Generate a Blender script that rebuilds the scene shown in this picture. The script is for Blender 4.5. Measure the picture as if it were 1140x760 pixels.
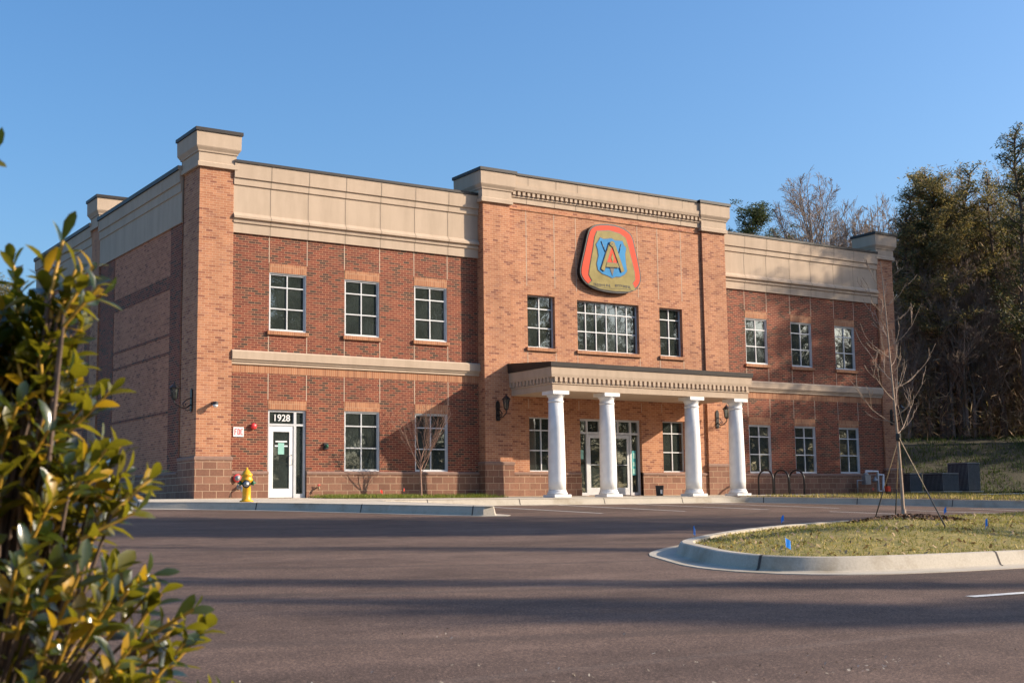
import bpy, math, random
import numpy as np
from mathutils import Vector, Matrix
R = math.radians
for o in list(bpy.data.objects): bpy.data.objects.remove(o)
SC = bpy.context.scene
COL = SC.collection

# ------------------------------------------------------------------ camera
YAW, PITCH, ROLL, FPX = 0.987265, 0.12526, -0.01388, 1481.667
CAM = Vector((-12.98, -35.7, -0.41))
f = Vector((math.cos(PITCH)*math.cos(YAW), math.cos(PITCH)*math.sin(YAW), math.sin(PITCH)))
r0 = Vector((math.sin(YAW), -math.cos(YAW), 0)); u0 = r0.cross(f)
rr = r0*math.cos(ROLL)+u0*math.sin(ROLL); uu = -r0*math.sin(ROLL)+u0*math.cos(ROLL)
cd = bpy.data.cameras.new('camera'); cam = bpy.data.objects.new('camera', cd); COL.objects.link(cam)
M3 = Matrix((rr, uu, -f)).transposed()
cam.matrix_world = Matrix.Translation(CAM) @ M3.to_4x4()
cd.sensor_width = 36; cd.lens = FPX/1140*36; cd.clip_start = .05; cd.clip_end = 3000
cd.dof.use_dof = True; cd.dof.focus_distance = 38; cd.dof.aperture_fstop = 6.3
SC.camera = cam

# ------------------------------------------------------------------ sky, sun, exposure
TRAVEL = Vector((-.772, .482, -.414)).normalized()
ELEV = math.asin(-TRAVEL.z)
AZ = math.atan2(-TRAVEL.x, -TRAVEL.y)
w = bpy.data.worlds.new('World'); SC.world = w; w.use_nodes = True
nt = w.node_tree; bg = nt.nodes['Background']
sky = nt.nodes.new('ShaderNodeTexSky'); sky.sky_type = 'NISHITA'; sky.sun_disc = False
sky.sun_elevation = ELEV; sky.sun_rotation = AZ; sky.altitude = 0
sky.air_density = 1.1; sky.dust_density = 2.6; sky.ozone_density = 5.0
hs = nt.nodes.new('ShaderNodeHueSaturation'); hs.inputs['Saturation'].default_value = 1.14
nt.links.new(sky.outputs[0], hs.inputs['Color']); nt.links.new(hs.outputs[0], bg.inputs[0]); bg.inputs[1].default_value = .14
sl = bpy.data.lights.new('sun', 'SUN'); so = bpy.data.objects.new('sun', sl); COL.objects.link(so)
sl.energy = 4.8; sl.angle = R(.53); sl.color = (1, .86, .68)
so.rotation_euler = TRAVEL.to_track_quat('-Z', 'Y').to_euler(); so.location = (60, -40, 50)
SC.view_settings.view_transform = 'Standard'; SC.view_settings.look = 'None'
SC.view_settings.exposure = 0.68; SC.view_settings.gamma = 1; SC.view_settings.use_curve_mapping = False
SC.cycles.max_bounces = 8; SC.cycles.transparent_max_bounces = 12

# ------------------------------------------------------------------ mesh builder
class MB:
    def __init__(s): s.v = []; s.f = []; s.m = []; s.sm = []
    def add(s, vs, fs, mat=0, smooth=False):
        b = len(s.v); s.v += [tuple(p) for p in vs]
        s.f += [tuple(i+b for i in q) for q in fs]; s.m += [mat]*len(fs); s.sm += [smooth]*len(fs)
        return s
    def box(s, x0, x1, y0, y1, z0, z1, mat=0):
        return s.add([(x0,y0,z0),(x1,y0,z0),(x1,y1,z0),(x0,y1,z0),(x0,y0,z1),(x1,y0,z1),(x1,y1,z1),(x0,y1,z1)],
                     [(0,3,2,1),(4,5,6,7),(0,1,5,4),(1,2,6,5),(2,3,7,6),(3,0,4,7)], mat)
    def quad(s, a, b, c, d, mat=0): return s.add([a,b,c,d], [(0,1,2,3)], mat)
    def tube(s, pts, rad, n=6, mat=0, caps=True, smooth=True):
        pts = [Vector(p) for p in pts]; k = len(pts)
        if not hasattr(rad, '__len__'): rad = [rad]*k
        vs = []; a = None
        for i, p in enumerate(pts):
            t = (pts[min(i+1,k-1)]-pts[max(i-1,0)])
            if t.length < 1e-9: t = Vector((0,0,1))
            t.normalize()
            if a is None: a = t.orthogonal().normalized()
            else:
                a = a - t*a.dot(t)
                a = a.normalized() if a.length > 1e-6 else t.orthogonal().normalized()
            b = t.cross(a)
            for j in range(n):
                q = 2*math.pi*j/n; vs.append(p+(a*math.cos(q)+b*math.sin(q))*rad[i])
        fs = [(i*n+j, i*n+(j+1)%n, (i+1)*n+(j+1)%n, (i+1)*n+j) for i in range(k-1) for j in range(n)]
        if caps and n > 2: fs += [tuple(range(n-1,-1,-1)), tuple(range((k-1)*n, k*n))]
        return s.add(vs, fs, mat, smooth)
    def lathe(s, prof, c=(0,0,0), n=20, mat=0, smooth=True):
        vs = [(c[0]+r*math.cos(2*math.pi*j/n), c[1]+r*math.sin(2*math.pi*j/n), c[2]+z) for r, z in prof for j in range(n)]
        k = len(prof)
        fs = [(i*n+j, i*n+(j+1)%n, (i+1)*n+(j+1)%n, (i+1)*n+j) for i in range(k-1) for j in range(n)]
        fs += [tuple(range(n-1,-1,-1)), tuple(range((k-1)*n, k*n))]
        return s.add(vs, fs, mat, smooth)
    def ring(s, prof, x0, x1, y0, y1, mat=0, mats=None):     # profile (z, out) swept round a rectangle with mitres
        vs = []
        for z, p in prof: vs += [(x0-p,y0-p,z),(x1+p,y0-p,z),(x1+p,y1+p,z),(x0-p,y1+p,z)]
        k = len(prof)
        for i in range(k-1):
            m = mats[i] if mats else mat
            s.add(vs[i*4:i*4+8], [(j,(j+1)%4,4+(j+1)%4,4+j) for j in range(4)], m)
        s.add(vs[:4], [(3,2,1,0)], mats[0] if mats else mat); s.add(vs[-4:], [(0,1,2,3)], mats[-1] if mats else mat)
        return s
    def run_x(s, prof, x0, x1, y, mats=None, depth=.3):     # profile (z, out towards -Y) extruded along X
        k = len(prof)
        for i in range(k-1):
            (z0,p0),(z1,p1) = prof[i], prof[i+1]
            s.add([(x0,y-p0,z0),(x1,y-p0,z0),(x1,y-p1,z1),(x0,y-p1,z1)], [(0,1,2,3)], mats[i] if mats else 0)
        for x, fl in ((x0,1),(x1,0)):
            vs = [(x,y-p,z) for z, p in prof]+[(x,y+depth,prof[-1][0]),(x,y+depth,prof[0][0])]
            q = tuple(range(len(vs))); s.add(vs, [q[::-1] if fl else q], mats[0] if mats else 0)
        zt, pt = prof[-1]; s.quad((x0,y-pt,zt),(x1,y-pt,zt),(x1,y+depth,zt),(x0,y+depth,zt), mats[-1] if mats else 0)
        zb, pb = prof[0]; s.quad((x0,y+depth,zb),(x1,y+depth,zb),(x1,y-pb,zb),(x0,y-pb,zb), mats[0] if mats else 0)
        return s
    def run_y(s, prof, y0, y1, x, mats=None, depth=.3):      # profile (z, out towards -X) extruded along Y
        k = len(prof)
        for i in range(k-1):
            (z0,p0),(z1,p1) = prof[i], prof[i+1]
            s.add([(x-p0,y1,z0),(x-p0,y0,z0),(x-p1,y0,z1),(x-p1,y1,z1)], [(0,1,2,3)], mats[i] if mats else 0)
        for y, fl in ((y0,0),(y1,1)):
            vs = [(x-p,y,z) for z, p in prof]+[(x+depth,y,prof[-1][0]),(x+depth,y,prof[0][0])]
            q = tuple(range(len(vs))); s.add(vs, [q[::-1] if fl else q], mats[0] if mats else 0)
        zt, pt = prof[-1]; s.quad((x-pt,y1,zt),(x-pt,y0,zt),(x+depth,y0,zt),(x+depth,y1,zt), mats[-1] if mats else 0)
        zb, pb = prof[0]; s.quad((x+depth,y1,zb),(x+depth,y0,zb),(x-pb,y0,zb),(x-pb,y1,zb), mats[0] if mats else 0)
        return s
    def wall_x(s, x0, x1, z0, z1, y, holes=(), rev=.2, mat=0, rmat=0):   # wall facing -Y with reveals
        xs = sorted({x0,x1,*[h[0] for h in holes],*[h[1] for h in holes]}); zs = sorted({z0,z1,*[h[2] for h in holes],*[h[3] for h in holes]})
        for a, b in zip(xs, xs[1:]):
            for c, d in zip(zs, zs[1:]):
                mx, mz = (a+b)/2, (c+d)/2
                if any(h[0]<mx<h[1] and h[2]<mz<h[3] for h in holes): continue
                s.quad((a,y,c),(b,y,c),(b,y,d),(a,y,d), mat)
        for a, b, c, d in holes:
            s.quad((a,y,c),(a,y,d),(a,y+rev,d),(a,y+rev,c), rmat); s.quad((b,y,c),(b,y+rev,c),(b,y+rev,d),(b,y,d), rmat)
            s.quad((a,y,d),(b,y,d),(b,y+rev,d),(a,y+rev,d), rmat); s.quad((a,y,c),(a,y+rev,c),(b,y+rev,c),(b,y,c), rmat)
        return s
    def prism(s, poly, y0, y1, mat=0, side=None):            # polygon in (x,z), between y0 (front) and y1
        n = len(poly); vs = [(x,y0,z) for x,z in poly]+[(x,y1,z) for x,z in poly]
        s.add(vs, [tuple(range(n)), tuple(range(2*n-1,n-1,-1))], mat)
        s.add(vs, [(i,n+i,n+(i+1)%n,(i+1)%n) for i in range(n)], mat if side is None else side)
        return s
    def build(s, name, mats, parent=None, loc=None, smooth=None):
        me = bpy.data.meshes.new(name)
        og = Vector(loc) if loc is not None else (ORG.get(parent.name, Vector()) if parent else Vector())
        V = np.array(s.v, dtype=np.float64).reshape(-1,3)-np.array(og)
        me.from_pydata(V.tolist(), [], s.f)
        if not isinstance(mats, (list, tuple)): mats = [mats]
        for m in mats: me.materials.append(m)
        me.polygons.foreach_set('material_index', s.m); me.polygons.foreach_set('use_smooth', s.sm if smooth is None else [smooth]*len(s.f))
        me.update(); box_uv(me, og)
        if name.endswith('kerb'): me.polygons.foreach_set('use_smooth', [True]*len(me.polygons)); me.set_sharp_from_angle(angle=R(24))
        o = bpy.data.objects.new(name, me); COL.objects.link(o)
        if parent: o.parent = parent
        else: o.location = og
        ORG[o.name] = og
        return o
ORG = {}
def box_uv(me, og=(0,0,0)):
    n = len(me.polygons)
    if not n: return
    nor = np.zeros(n*3); me.polygons.foreach_get('normal', nor); nor = np.abs(nor.reshape(-1,3))
    co = np.zeros(len(me.vertices)*3); me.vertices.foreach_get('co', co); co = co.reshape(-1,3)+np.array(og)
    li = np.zeros(len(me.loops), dtype=np.int32); me.loops.foreach_get('vertex_index', li)
    tot = np.zeros(n, dtype=np.int32); me.polygons.foreach_get('loop_total', tot)
    ax = np.repeat(np.argmax(nor*np.array([1,1.001,1.0]), axis=1), tot); c = co[li]
    uv = np.where((ax==2)[:,None], c[:,[0,1]], np.where((ax==0)[:,None], c[:,[1,2]], c[:,[0,2]]))
    l = me.uv_layers.new(name='UVMap'); l.data.foreach_set('uv', uv.ravel())
def tag(o, label, cat, group=None, kind=None):
    o['label'] = label; o['category'] = cat
    if group: o['group'] = group
    if kind: o['kind'] = kind
    return o
def struct(o, kind='structure'): o['kind'] = kind; return o
def thing(name, label, cat, loc=(0,0,0), group=None, rz=0):
    o = bpy.data.objects.new(name, None); COL.objects.link(o); o.location = loc; o.rotation_euler = (0,0,rz)
    o.empty_display_size = .3; ORG[o.name] = Vector((0,0,0)); tag(o, label, cat, group); return o
def copy_tree(o, parent=None):
    c = o.copy(); COL.objects.link(c); c.parent = parent
    for ch in list(o.children): copy_tree(ch, c)
    return c
def dup(o, loc, rz=0, scale=1, label=None, group=None):
    c = copy_tree(o); c.location = loc; c.rotation_euler = (0,0,rz)
    c.scale = (scale,)*3 if not hasattr(scale, '__len__') else scale
    if label: c['label'] = label
    if group: c['group'] = group
    return c

# ------------------------------------------------------------------ materials
class N:
    def __init__(s, name):
        s.m = bpy.data.materials.new(name); s.m.use_nodes = True; s.t = s.m.node_tree; s.b = s.t.nodes['Principled BSDF']; s.out = s.t.nodes['Material Output']
    def n(s, typ, **kw):
        x = s.t.nodes.new('ShaderNode'+typ)
        for k, v in kw.items():
            if k in x.inputs: x.inputs[k].default_value = v
            else: setattr(x, k, v)
        return x
    def l(s, a, b): s.t.links.new(a, b); return s
    def noise(s, vec, scale, detail=4, rough=.55):
        x = s.n('TexNoise'); x.inputs['Scale'].default_value = scale; x.inputs['Detail'].default_value = detail; x.inputs['Roughness'].default_value = rough
        s.l(vec, x.inputs['Vector']); return x.outputs['Fac']
    def ramp(s, fac, stops, interp='LINEAR'):
        x = s.n('ValToRGB'); e = x.color_ramp.elements; x.color_ramp.interpolation = interp
        while len(e) < len(stops): e.new(.5)
        for i, (p, c) in enumerate(stops): e[i].position = p; e[i].color = (*c, 1) if len(c) == 3 else c
        s.l(fac, x.inputs[0]); return x.outputs[0]
    def mix(s, fac, a, b, mode='MIX'):
        x = s.n('Mix'); x.data_type = 'RGBA'; x.blend_type = mode
        for v, i in ((fac,0),(a,6),(b,7)):
            if hasattr(v, 'links'): s.l(v, x.inputs[i])
            else: x.inputs[i].default_value = v if i == 0 else (*v, 1)
        return x.outputs[2]
    def uv(s): return s.n('TexCoord').outputs['UV']
    def obj(s): return s.n('TexCoord').outputs['Object']
    def bump(s, h, strength=.3, dist=.01):
        x = s.n('Bump'); x.inputs['Strength'].default_value = strength; x.inputs['Distance'].default_value = dist
        s.l(h, x.inputs['Height']); s.l(x.outputs[0], s.b.inputs['Normal'])
    def base(s, c, rough=.8, metal=0, spec=None):
        if hasattr(c, 'links'): s.l(c, s.b.inputs['Base Color'])
        else: s.b.inputs['Base Color'].default_value = (*c, 1)
        s.b.inputs['Roughness'].default_value = rough; s.b.inputs['Metallic'].default_value = metal
        if spec is not None: s.b.inputs['Specular IOR Level'].default_value = spec
        return s
def plain(name, c, rough=.6, metal=0, var=.12, scale=6, spec=None):
    n = N(name); fac = n.noise(n.obj(), scale, 5)
    lo = tuple(x*(1-var) for x in c); hi = tuple(min(1, x*(1+var)) for x in c)
    n.base(n.ramp(fac, [(.3, lo), (.7, hi)]), rough, metal, spec); return n.m
def brick(name, tones, mortar, bw=.2032, rh=.0677, ms=.0048, rough=.85, off=.5, weather=.16, bump=.35, grain=60):
    n = N(name); uv = n.uv()
    bt = n.n('TexBrick'); bt.offset = off
    for k, v in (('Scale',1),('Mortar Size',ms),('Mortar Smooth',.1),('Bias',0),('Brick Width',bw),('Row Height',rh)): bt.inputs[k].default_value = v
    bt.inputs['Color1'].default_value = (0,0,0,1); bt.inputs['Color2'].default_value = (1,1,1,1); bt.inputs['Mortar'].default_value = (.5,.5,.5,1)
    n.l(uv, bt.inputs['Vector'])
    col = n.ramp(bt.outputs['Color'], tones)
    big = n.noise(uv, .55, 5, .6); fine = n.noise(uv, grain, 3)
    col = n.mix(1, col, n.ramp(fine, [(.25, (.82,.82,.82)), (.75, (1.12,1.12,1.12))]), 'MULTIPLY')
    col = n.mix(bt.outputs['Fac'], col, mortar)
    mp = n.n('Mapping'); mp.inputs['Scale'].default_value = (2.2,.22,1); n.l(uv, mp.inputs[0]); run = n.noise(mp.outputs[0], 1.0, 5, .65)
    col = n.mix(1, col, n.ramp(big, [(.3, (1-weather,)*3), (.7, (1+weather*.5,)*3)]), 'MULTIPLY')
    col = n.mix(1, col, n.ramp(run, [(.34, (1-weather*.9,1-weather,1-weather)), (.52, (1,1,1)), (.78, (1+weather*.55,)*3)]), 'MULTIPLY')
    n.base(col, rough)
    inv = n.n('Math', operation='SUBTRACT'); inv.inputs[0].default_value = 1; n.l(bt.outputs['Fac'], inv.inputs[1])
    h = n.n('Math', operation='MULTIPLY_ADD'); n.l(fine, h.inputs[0]); h.inputs[1].default_value = .35; n.l(inv.outputs[0], h.inputs[2])
    n.bump(h.outputs[0], bump, .008); return n.m

M = {}
M['brick_red'] = brick('dark red brick', [(0,(.05,.028,.018)),(.2,(.105,.034,.02)),(.34,(.16,.032,.017)),(.62,(.2,.042,.02)),(.85,(.25,.06,.028)),(1,(.14,.05,.028))], (.43,.225,.12), ms=.006, weather=.16)
M['brick_tan'] = brick('orange tan brick', [(0,(.22,.07,.04)),(.14,(.36,.135,.066)),(.5,(.44,.185,.088)),(.85,(.5,.22,.11)),(1,(.36,.15,.085))], (.54,.34,.21), ms=.0055, weather=.15)
M['brick_tan_shade'] = brick('tan brick shade copy', [(0,(.24,.075,.04)),(.14,(.38,.13,.062)),(.5,(.47,.17,.082)),(.85,(.53,.2,.1)),(1,(.4,.135,.075))], (.54,.3,.18), ms=.0055, weather=.1)  # copy of the tan brick, reddened to put the side wall's shade tone into colour
M['soldier'] = brick('soldier course brick', [(0,(.32,.125,.058)),(.5,(.4,.165,.075)),(1,(.45,.2,.095))], (.5,.33,.2), bw=.0677, rh=.27, off=0, weather=.16)
M['block'] = brick('split face block', [(0,(.2,.088,.052)),(.5,(.25,.115,.068)),(1,(.3,.145,.088))], (.48,.33,.21), bw=.4064, rh=.2032, ms=.0085, bump=.9, grain=18, weather=.16)
M['block_cap'] = plain('cast stone cap', (.25,.15,.11), .85, 0, .12, 9)
def stucco(name, c, sc=1.0):
    n = N(name); o = n.uv(); big = n.noise(o, .8, 6, .65); st = n.n('Mapping'); st.inputs['Scale'].default_value = (3.2,.5,1); n.l(o, st.inputs[0])
    streak = n.noise(st.outputs[0], 1.0, 5, .6); fine = n.noise(o, 90, 2)
    k = n.mix(.5, n.ramp(big, [(.3,(.88,.88,.87)),(.7,(1.06,1.06,1.06))]), n.ramp(streak, [(.3,(.8,.785,.76)),(.6,(1.06,1.06,1.06))]))
    n.base(n.mix(1, c, k, 'MULTIPLY'), .9); n.bump(fine, .25, .004); return n.m
M['cream'] = stucco('cream stucco', (.475,.36,.262)); M['cream_joint'] = plain('stucco joint', (.24,.18,.13), .9)
M['bronze'] = plain('dark bronze flashing', (.03,.024,.021), .5, 0, .2, 3, .3)
M['joint'] = plain('sealant joint', (.5,.37,.27), .9)
M['alu'] = plain('pale aluminium frame', (.55,.55,.55), .45, .1, .06, 4)
M['white'] = plain('white paint', (.76,.745,.72), .5, 0, .08, 3.5)
M['black'] = plain('black painted metal', (.018,.016,.016), .4, .2, .2, 12)
M['rubber'] = plain('black plastic', (.02,.02,.022), .5)
M['yellow'] = plain('yellow hydrant paint', (.72,.36,.008), .4, 0, .1, 10)
M['red'] = plain('red paint', (.62,.03,.03), .4); M['green_paint'] = plain('green paint', (.02,.13,.07), .5)
M['chrome'] = plain('worn chrome', (.5,.5,.5), .3, .8)
M['grey_metal'] = plain('grey metal', (.3,.31,.32), .45, .4); M['pvc'] = plain('white plastic pipe', (.7,.7,.72), .5)
M['blue_flag'] = plain('blue vinyl flag', (.0,.22,.75), .5); M['red_flag'] = plain('red vinyl flag', (.8,.06,.02), .5); M['green_flag'] = plain('green vinyl flag', (.0,.5,.22), .5)
M['wire'] = plain('flag wire', (.25,.25,.25), .5, .5)
M['amber'] = plain('lamp glass', (.75,.6,.38), .25); M['sticker'] = plain('pale green sticker', (.25,.5,.42), .6); M['sticker_b'] = plain('teal sticker', (.03,.3,.3), .5)
M['paper'] = plain('white paper strip', (.7,.72,.72), .6)
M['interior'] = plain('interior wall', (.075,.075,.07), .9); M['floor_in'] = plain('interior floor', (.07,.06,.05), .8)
M['paint_line'] = plain('white road paint', (.66,.64,.6), .8, 0, .25, 14)
M['strap'] = plain('tan strap', (.38,.27,.15), .8); M['strap_dark'] = plain('dark webbing', (.035,.03,.025), .8)
n = N('emblem red'); n.base((.62,.06,.022), .5, 0, .15); M['e_red'] = n.m
n = N('emblem gold'); n.base(n.ramp(n.noise(n.obj(), 3, 4), [(.3,(.21,.16,.04)),(.7,(.3,.235,.07))]), .5, 0, .2); M['e_gold'] = n.m
n = N('emblem blue'); n.base(n.ramp(n.noise(n.obj(), 2, 3), [(.3,(.015,.18,.4)),(.7,(.025,.24,.5))]), .5, 0, .15); M['e_blue'] = n.m
n = N('emblem line'); n.base((.05,.04,.03), .4); M['e_line'] = n.m
# window glass: thin, tinted, mirrors what stands in front of it
n = N('window glass'); tr = n.n('BsdfTransparent'); tr.inputs[0].default_value = (.36,.44,.41,1); gl = n.n('BsdfGlossy'); gl.inputs['Roughness'].default_value = .012; gl.inputs[0].default_value = (.86,.92,.95,1)
fr = n.n('Fresnel'); fr.inputs[0].default_value = 2.3; mx = n.n('MixShader')
wob = n.n('Bump'); wob.inputs['Strength'].default_value = .05; wob.inputs['Distance'].default_value = .02; n.l(n.noise(n.obj(), 1.3, 2), wob.inputs['Height']); n.l(wob.outputs[0], gl.inputs['Normal'])
n.l(fr.outputs[0], mx.inputs[0]); n.l(tr.outputs[0], mx.inputs[1]); n.l(gl.outputs[0], mx.inputs[2]); dd = n.n('BsdfDiffuse'); dd.inputs[0].default_value = (.36,.44,.39,1); m2 = n.n('MixShader'); n.l(n.ramp(n.noise(n.obj(), 1.1, 4), [(.3,(.05,.05,.05)),(.7,(.11,.11,.11))]), m2.inputs[0]); n.l(mx.outputs[0], m2.inputs[1]); n.l(dd.outputs[0], m2.inputs[2]); n.l(m2.outputs[0], n.out.inputs[0]); M['glass'] = n.m
# asphalt
n = N('asphalt'); o = n.obj(); st = n.n('Mapping'); st.inputs['Scale'].default_value = (.09,.75,1); st.inputs['Rotation'].default_value = (0,0,R(4)); n.l(o, st.inputs[0])
streak = n.noise(st.outputs[0], 1.0, 5, .6); big = n.noise(o, .35, 5, .62); mid = n.noise(o, 2.6, 7, .75); fine = n.noise(o, 75, 4, .8)
vo = n.n('TexVoronoi'); vo.inputs['Scale'].default_value = 140; n.l(o, vo.inputs['Vector'])
c = n.ramp(big, [(.3,(.108,.072,.056)),(.55,(.146,.098,.077)),(.75,(.186,.126,.099))])
c = n.mix(1, c, n.ramp(streak, [(.28,(.7,.7,.7)),(.5,(1,1,1)),(.72,(1.25,1.23,1.2))]), 'MULTIPLY')
c = n.mix(1, c, n.ramp(mid, [(.3,(.78,.78,.78)),(.7,(1.18,1.18,1.17))]), 'MULTIPLY')
c = n.mix(1, c, n.ramp(fine, [(.36,(.4,.4,.4)),(.5,(.95,.95,.95)),(.64,(1.9,1.85,1.75))]), 'MULTIPLY')
agg = n.n('TexVoronoi'); agg.inputs['Scale'].default_value = 38; n.l(o, agg.inputs['Vector'])
c = n.mix(1, c, n.ramp(agg.outputs['Distance'], [(.1,(1.7,1.65,1.6)),(.22,(1,1,1)),(.75,(.78,.78,.78))]), 'MULTIPLY')
wv = n.n('TexWave'); wv.wave_type = 'BANDS'; wv.bands_direction = 'Y'; wv.inputs['Scale'].default_value = .078; wv.inputs['Distortion'].default_value = 1.1; wv.inputs['Detail'].default_value = 3; wv.inputs['Detail Scale'].default_value = .35; n.l(o, wv.inputs['Vector'])
c = n.mix(n.ramp(wv.outputs['Fac'], [(.9988,(0,0,0)),(.99995,(.12,.12,.12))]), c, (.24,.19,.16))
w2 = n.n('TexWave'); w2.wave_type = 'RINGS'; w2.rings_direction = 'Z'; w2.inputs['Scale'].default_value = .11; w2.inputs['Distortion'].default_value = 3; w2.inputs['Detail'].default_value = 2; w2.inputs['Detail Scale'].default_value = .3; n.l(o, w2.inputs['Vector'])
c = n.mix(n.ramp(w2.outputs['Fac'], [(.97,(0,0,0)),(.998,(.3,.3,.3))]), c, (.05,.04,.035))
spot = n.noise(o, .9, 2, .4)
c = n.mix(n.ramp(spot, [(.68,(0,0,0)),(.74,(.45,.45,.45))]), c, (.045,.037,.033))
n.base(c, .85, 0, .18); h = n.n('Math', operation='ADD'); n.l(fine, h.inputs[0]); n.l(vo.outputs['Distance'], h.inputs[1]); n.bump(h.outputs[0], .3, .006); M['asphalt'] = n.m
# concrete
def concrete(name, c, stain=.25):
    n = N(name); o = n.obj(); a = n.noise(o, 1.1, 6, .65); b = n.noise(o, 45, 3)
    k = n.mix(1, c, n.ramp(a, [(.32,(1-stain,1-stain*1.15,1-stain*1.4)),(.5,(1,1,1)),(.75,(1.1,1.1,1.1))]), 'MULTIPLY')
    k = n.mix(1, k, n.ramp(b, [(.3,(.9,.9,.9)),(.7,(1.08,1.08,1.08))]), 'MULTIPLY'); n.base(k, .9); n.bump(b, .3, .005); return n.m
M['concrete'] = concrete('concrete', (.52,.46,.37)); M['kerb'] = concrete('kerb concrete', (.43,.375,.30), .3); M['crack'] = plain('kerb joint', (.06,.05,.045), .95)
def earth(name, a, b, c2, s1=.6, s2=9):
    n = N(name); o = n.obj(); x = n.noise(o, s1, 6, .7); y = n.noise(o, s2, 5, .75)
    n.base(n.mix(n.ramp(y, [(.4,(0,0,0)),(.62,(1,1,1))]), n.ramp(x, [(.35,a),(.65,b)]), c2), .95); n.bump(y, .8, .05); return n.m
M['turf'] = earth('turf soil', (.25,.18,.05), (.36,.26,.085), (.16,.15,.025)); M['bank'] = earth('shaded bank turf', (.03,.048,.011), (.05,.055,.018), (.028,.05,.01), .4, 2.5)
M['ground'] = earth('woodland ground', (.06,.045,.03), (.1,.075,.045), (.05,.05,.02)); M['mulch'] = earth('mulch', (.07,.038,.02), (.14,.075,.04), (.04,.022,.014), 3, 26)
def leafmat(name, cols, rough=.5, trans=.25, tcol=(.2,.22,.03), spec=.5, coat=0):
    n = N(name); g = n.n('NewGeometry'); oi = n.n('ObjectInfo')
    c = n.ramp(g.outputs['Random Per Island'], cols)
    c = n.mix(1, c, n.ramp(oi.outputs['Random'], [(0,(.8,.84,.8)),(1,(1.2,1.12,1.1))]), 'MULTIPLY')
    n.base(c, rough, 0, spec); n.b.inputs['Coat Weight'].default_value = coat; n.b.inputs['Coat Roughness'].default_value = .15
    if trans:
        t = n.n('BsdfTranslucent'); t.inputs[0].default_value = (*tcol, 1); mx = n.n('MixShader'); mx.inputs[0].default_value = trans
        n.l(n.b.outputs[0], mx.inputs[1]); n.l(t.outputs[0], mx.inputs[2]); n.l(mx.outputs[0], n.out.inputs[0])
    return n.m
M['laurel'] = leafmat('glossy shrub leaf', [(0,(.008,.02,.004)),(.5,(.019,.036,.006)),(.78,(.045,.06,.008)),(1,(.2,.155,.014))], .23, .21, (.5,.44,.025), .55, .22)
M['laurel_y'] = leafmat('yellow shrub leaf', [(0,(.3,.19,.01)),(1,(.5,.28,.015))], .35, .35, (.65,.4,.02))
M['pine'] = leafmat('pine needles', [(0,(.025,.04,.012)),(.5,(.055,.07,.02)),(1,(.11,.11,.035))], .6, .2, (.1,.12,.03))
M['pine_green'] = leafmat('fresh pine needles', [(0,(.03,.05,.012)),(.5,(.06,.085,.018)),(1,(.11,.12,.03))], .6, .2, (.14,.16,.03))
M['cedar'] = leafmat('brownish cedar foliage', [(0,(.055,.06,.02)),(.4,(.16,.14,.045)),(.75,(.3,.22,.085)),(1,(.52,.36,.18))], .7, .4, (.36,.28,.09))
M['dry'] = leafmat('dry leaves and vines', [(0,(.12,.075,.045)),(.5,(.3,.2,.11)),(1,(.52,.37,.22))], .8, .2, (.2,.12,.05))
M['bark'] = plain('grey brown bark', (.24,.185,.145), .9, 0, .4, 8); M['bark_dark'] = plain('dark bark', (.12,.08,.058), .95, 0, .4, 5); M['bark_pale'] = plain('pale young bark', (.34,.24,.17), .8, 0, .25, 12)
M['bark_red'] = plain('reddish young bark', (.26,.15,.105), .8, 0, .25, 12); M['bark_twig'] = plain('twig bark', (.3,.225,.17), .9, 0, .3, 5); M['stem_y'] = plain('yellow shrub stem', (.42,.24,.03), .5)
M['grass'] = leafmat('grass blades', [(0,(.1,.12,.012)),(.3,(.22,.2,.022)),(.5,(.46,.34,.06)),(1,(.72,.54,.2))], .7, .3, (.25,.24,.04))
M['grass_green'] = leafmat('green grass blades', [(0,(.06,.1,.01)),(.6,(.13,.17,.015)),(1,(.3,.26,.06))], .7, .3, (.25,.3,.03))
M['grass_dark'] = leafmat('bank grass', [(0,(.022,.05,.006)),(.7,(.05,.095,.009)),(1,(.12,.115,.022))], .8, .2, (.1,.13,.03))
M['chips'] = leafmat('bark chips', [(0,(.05,.028,.016)),(.6,(.12,.065,.035)),(1,(.26,.16,.09))], .9, 0)

# ------------------------------------------------------------------ terrain
def zlot(x, y): return max(min(-.15+.035*y, -.28), -2.4)
def zwalk(x, y): return .03*min(y, 0)
def sstep(a, b, t): t = min(1, max(0, (t-a)/(b-a))); return t*t*(3-2*t)
def berm(x, y):
    s = (x-29.3)*.551+y*.834
    return 3.15*sstep(10.5, 20.5, s)*sstep(29.6, 33.5, x)
def zground(x, y):
    b = zlot(x, y)-.03
    if x > 29.4 or y > 26: b = max(b, -.05 if y > 0 and s_of(x,y) > 2 else b)
    return b+berm(x, y)
def s_of(x, y): return (x-29.3)*.551+y*.834
def sheet(name, mat, xs, ys, zf):
    m = MB(); nx, ny = len(xs), len(ys)
    m.add([(x,y,zf(x,y)) for y in ys for x in xs], [(j*nx+i, j*nx+i+1, (j+1)*nx+i+1, (j+1)*nx+i) for j in range(ny-1) for i in range(nx-1)], 0, True)
    return struct(m.build(name, mat))
def lin(a, b, n): return [a+(b-a)*i/(n-1) for i in range(n)]
ls = [-900,-400,-200,-110]
gx = ls+lin(-70,26,25)+lin(28,110,83)+[140,220,420,900]; gy = ls+lin(-74,-4,36)+lin(-2,70,73)+[100,200,420,900]
sheet('ground', M['ground'], gx, gy, lambda x, y: zground(x, y)-(.0 if x > 29 else .02))
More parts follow.
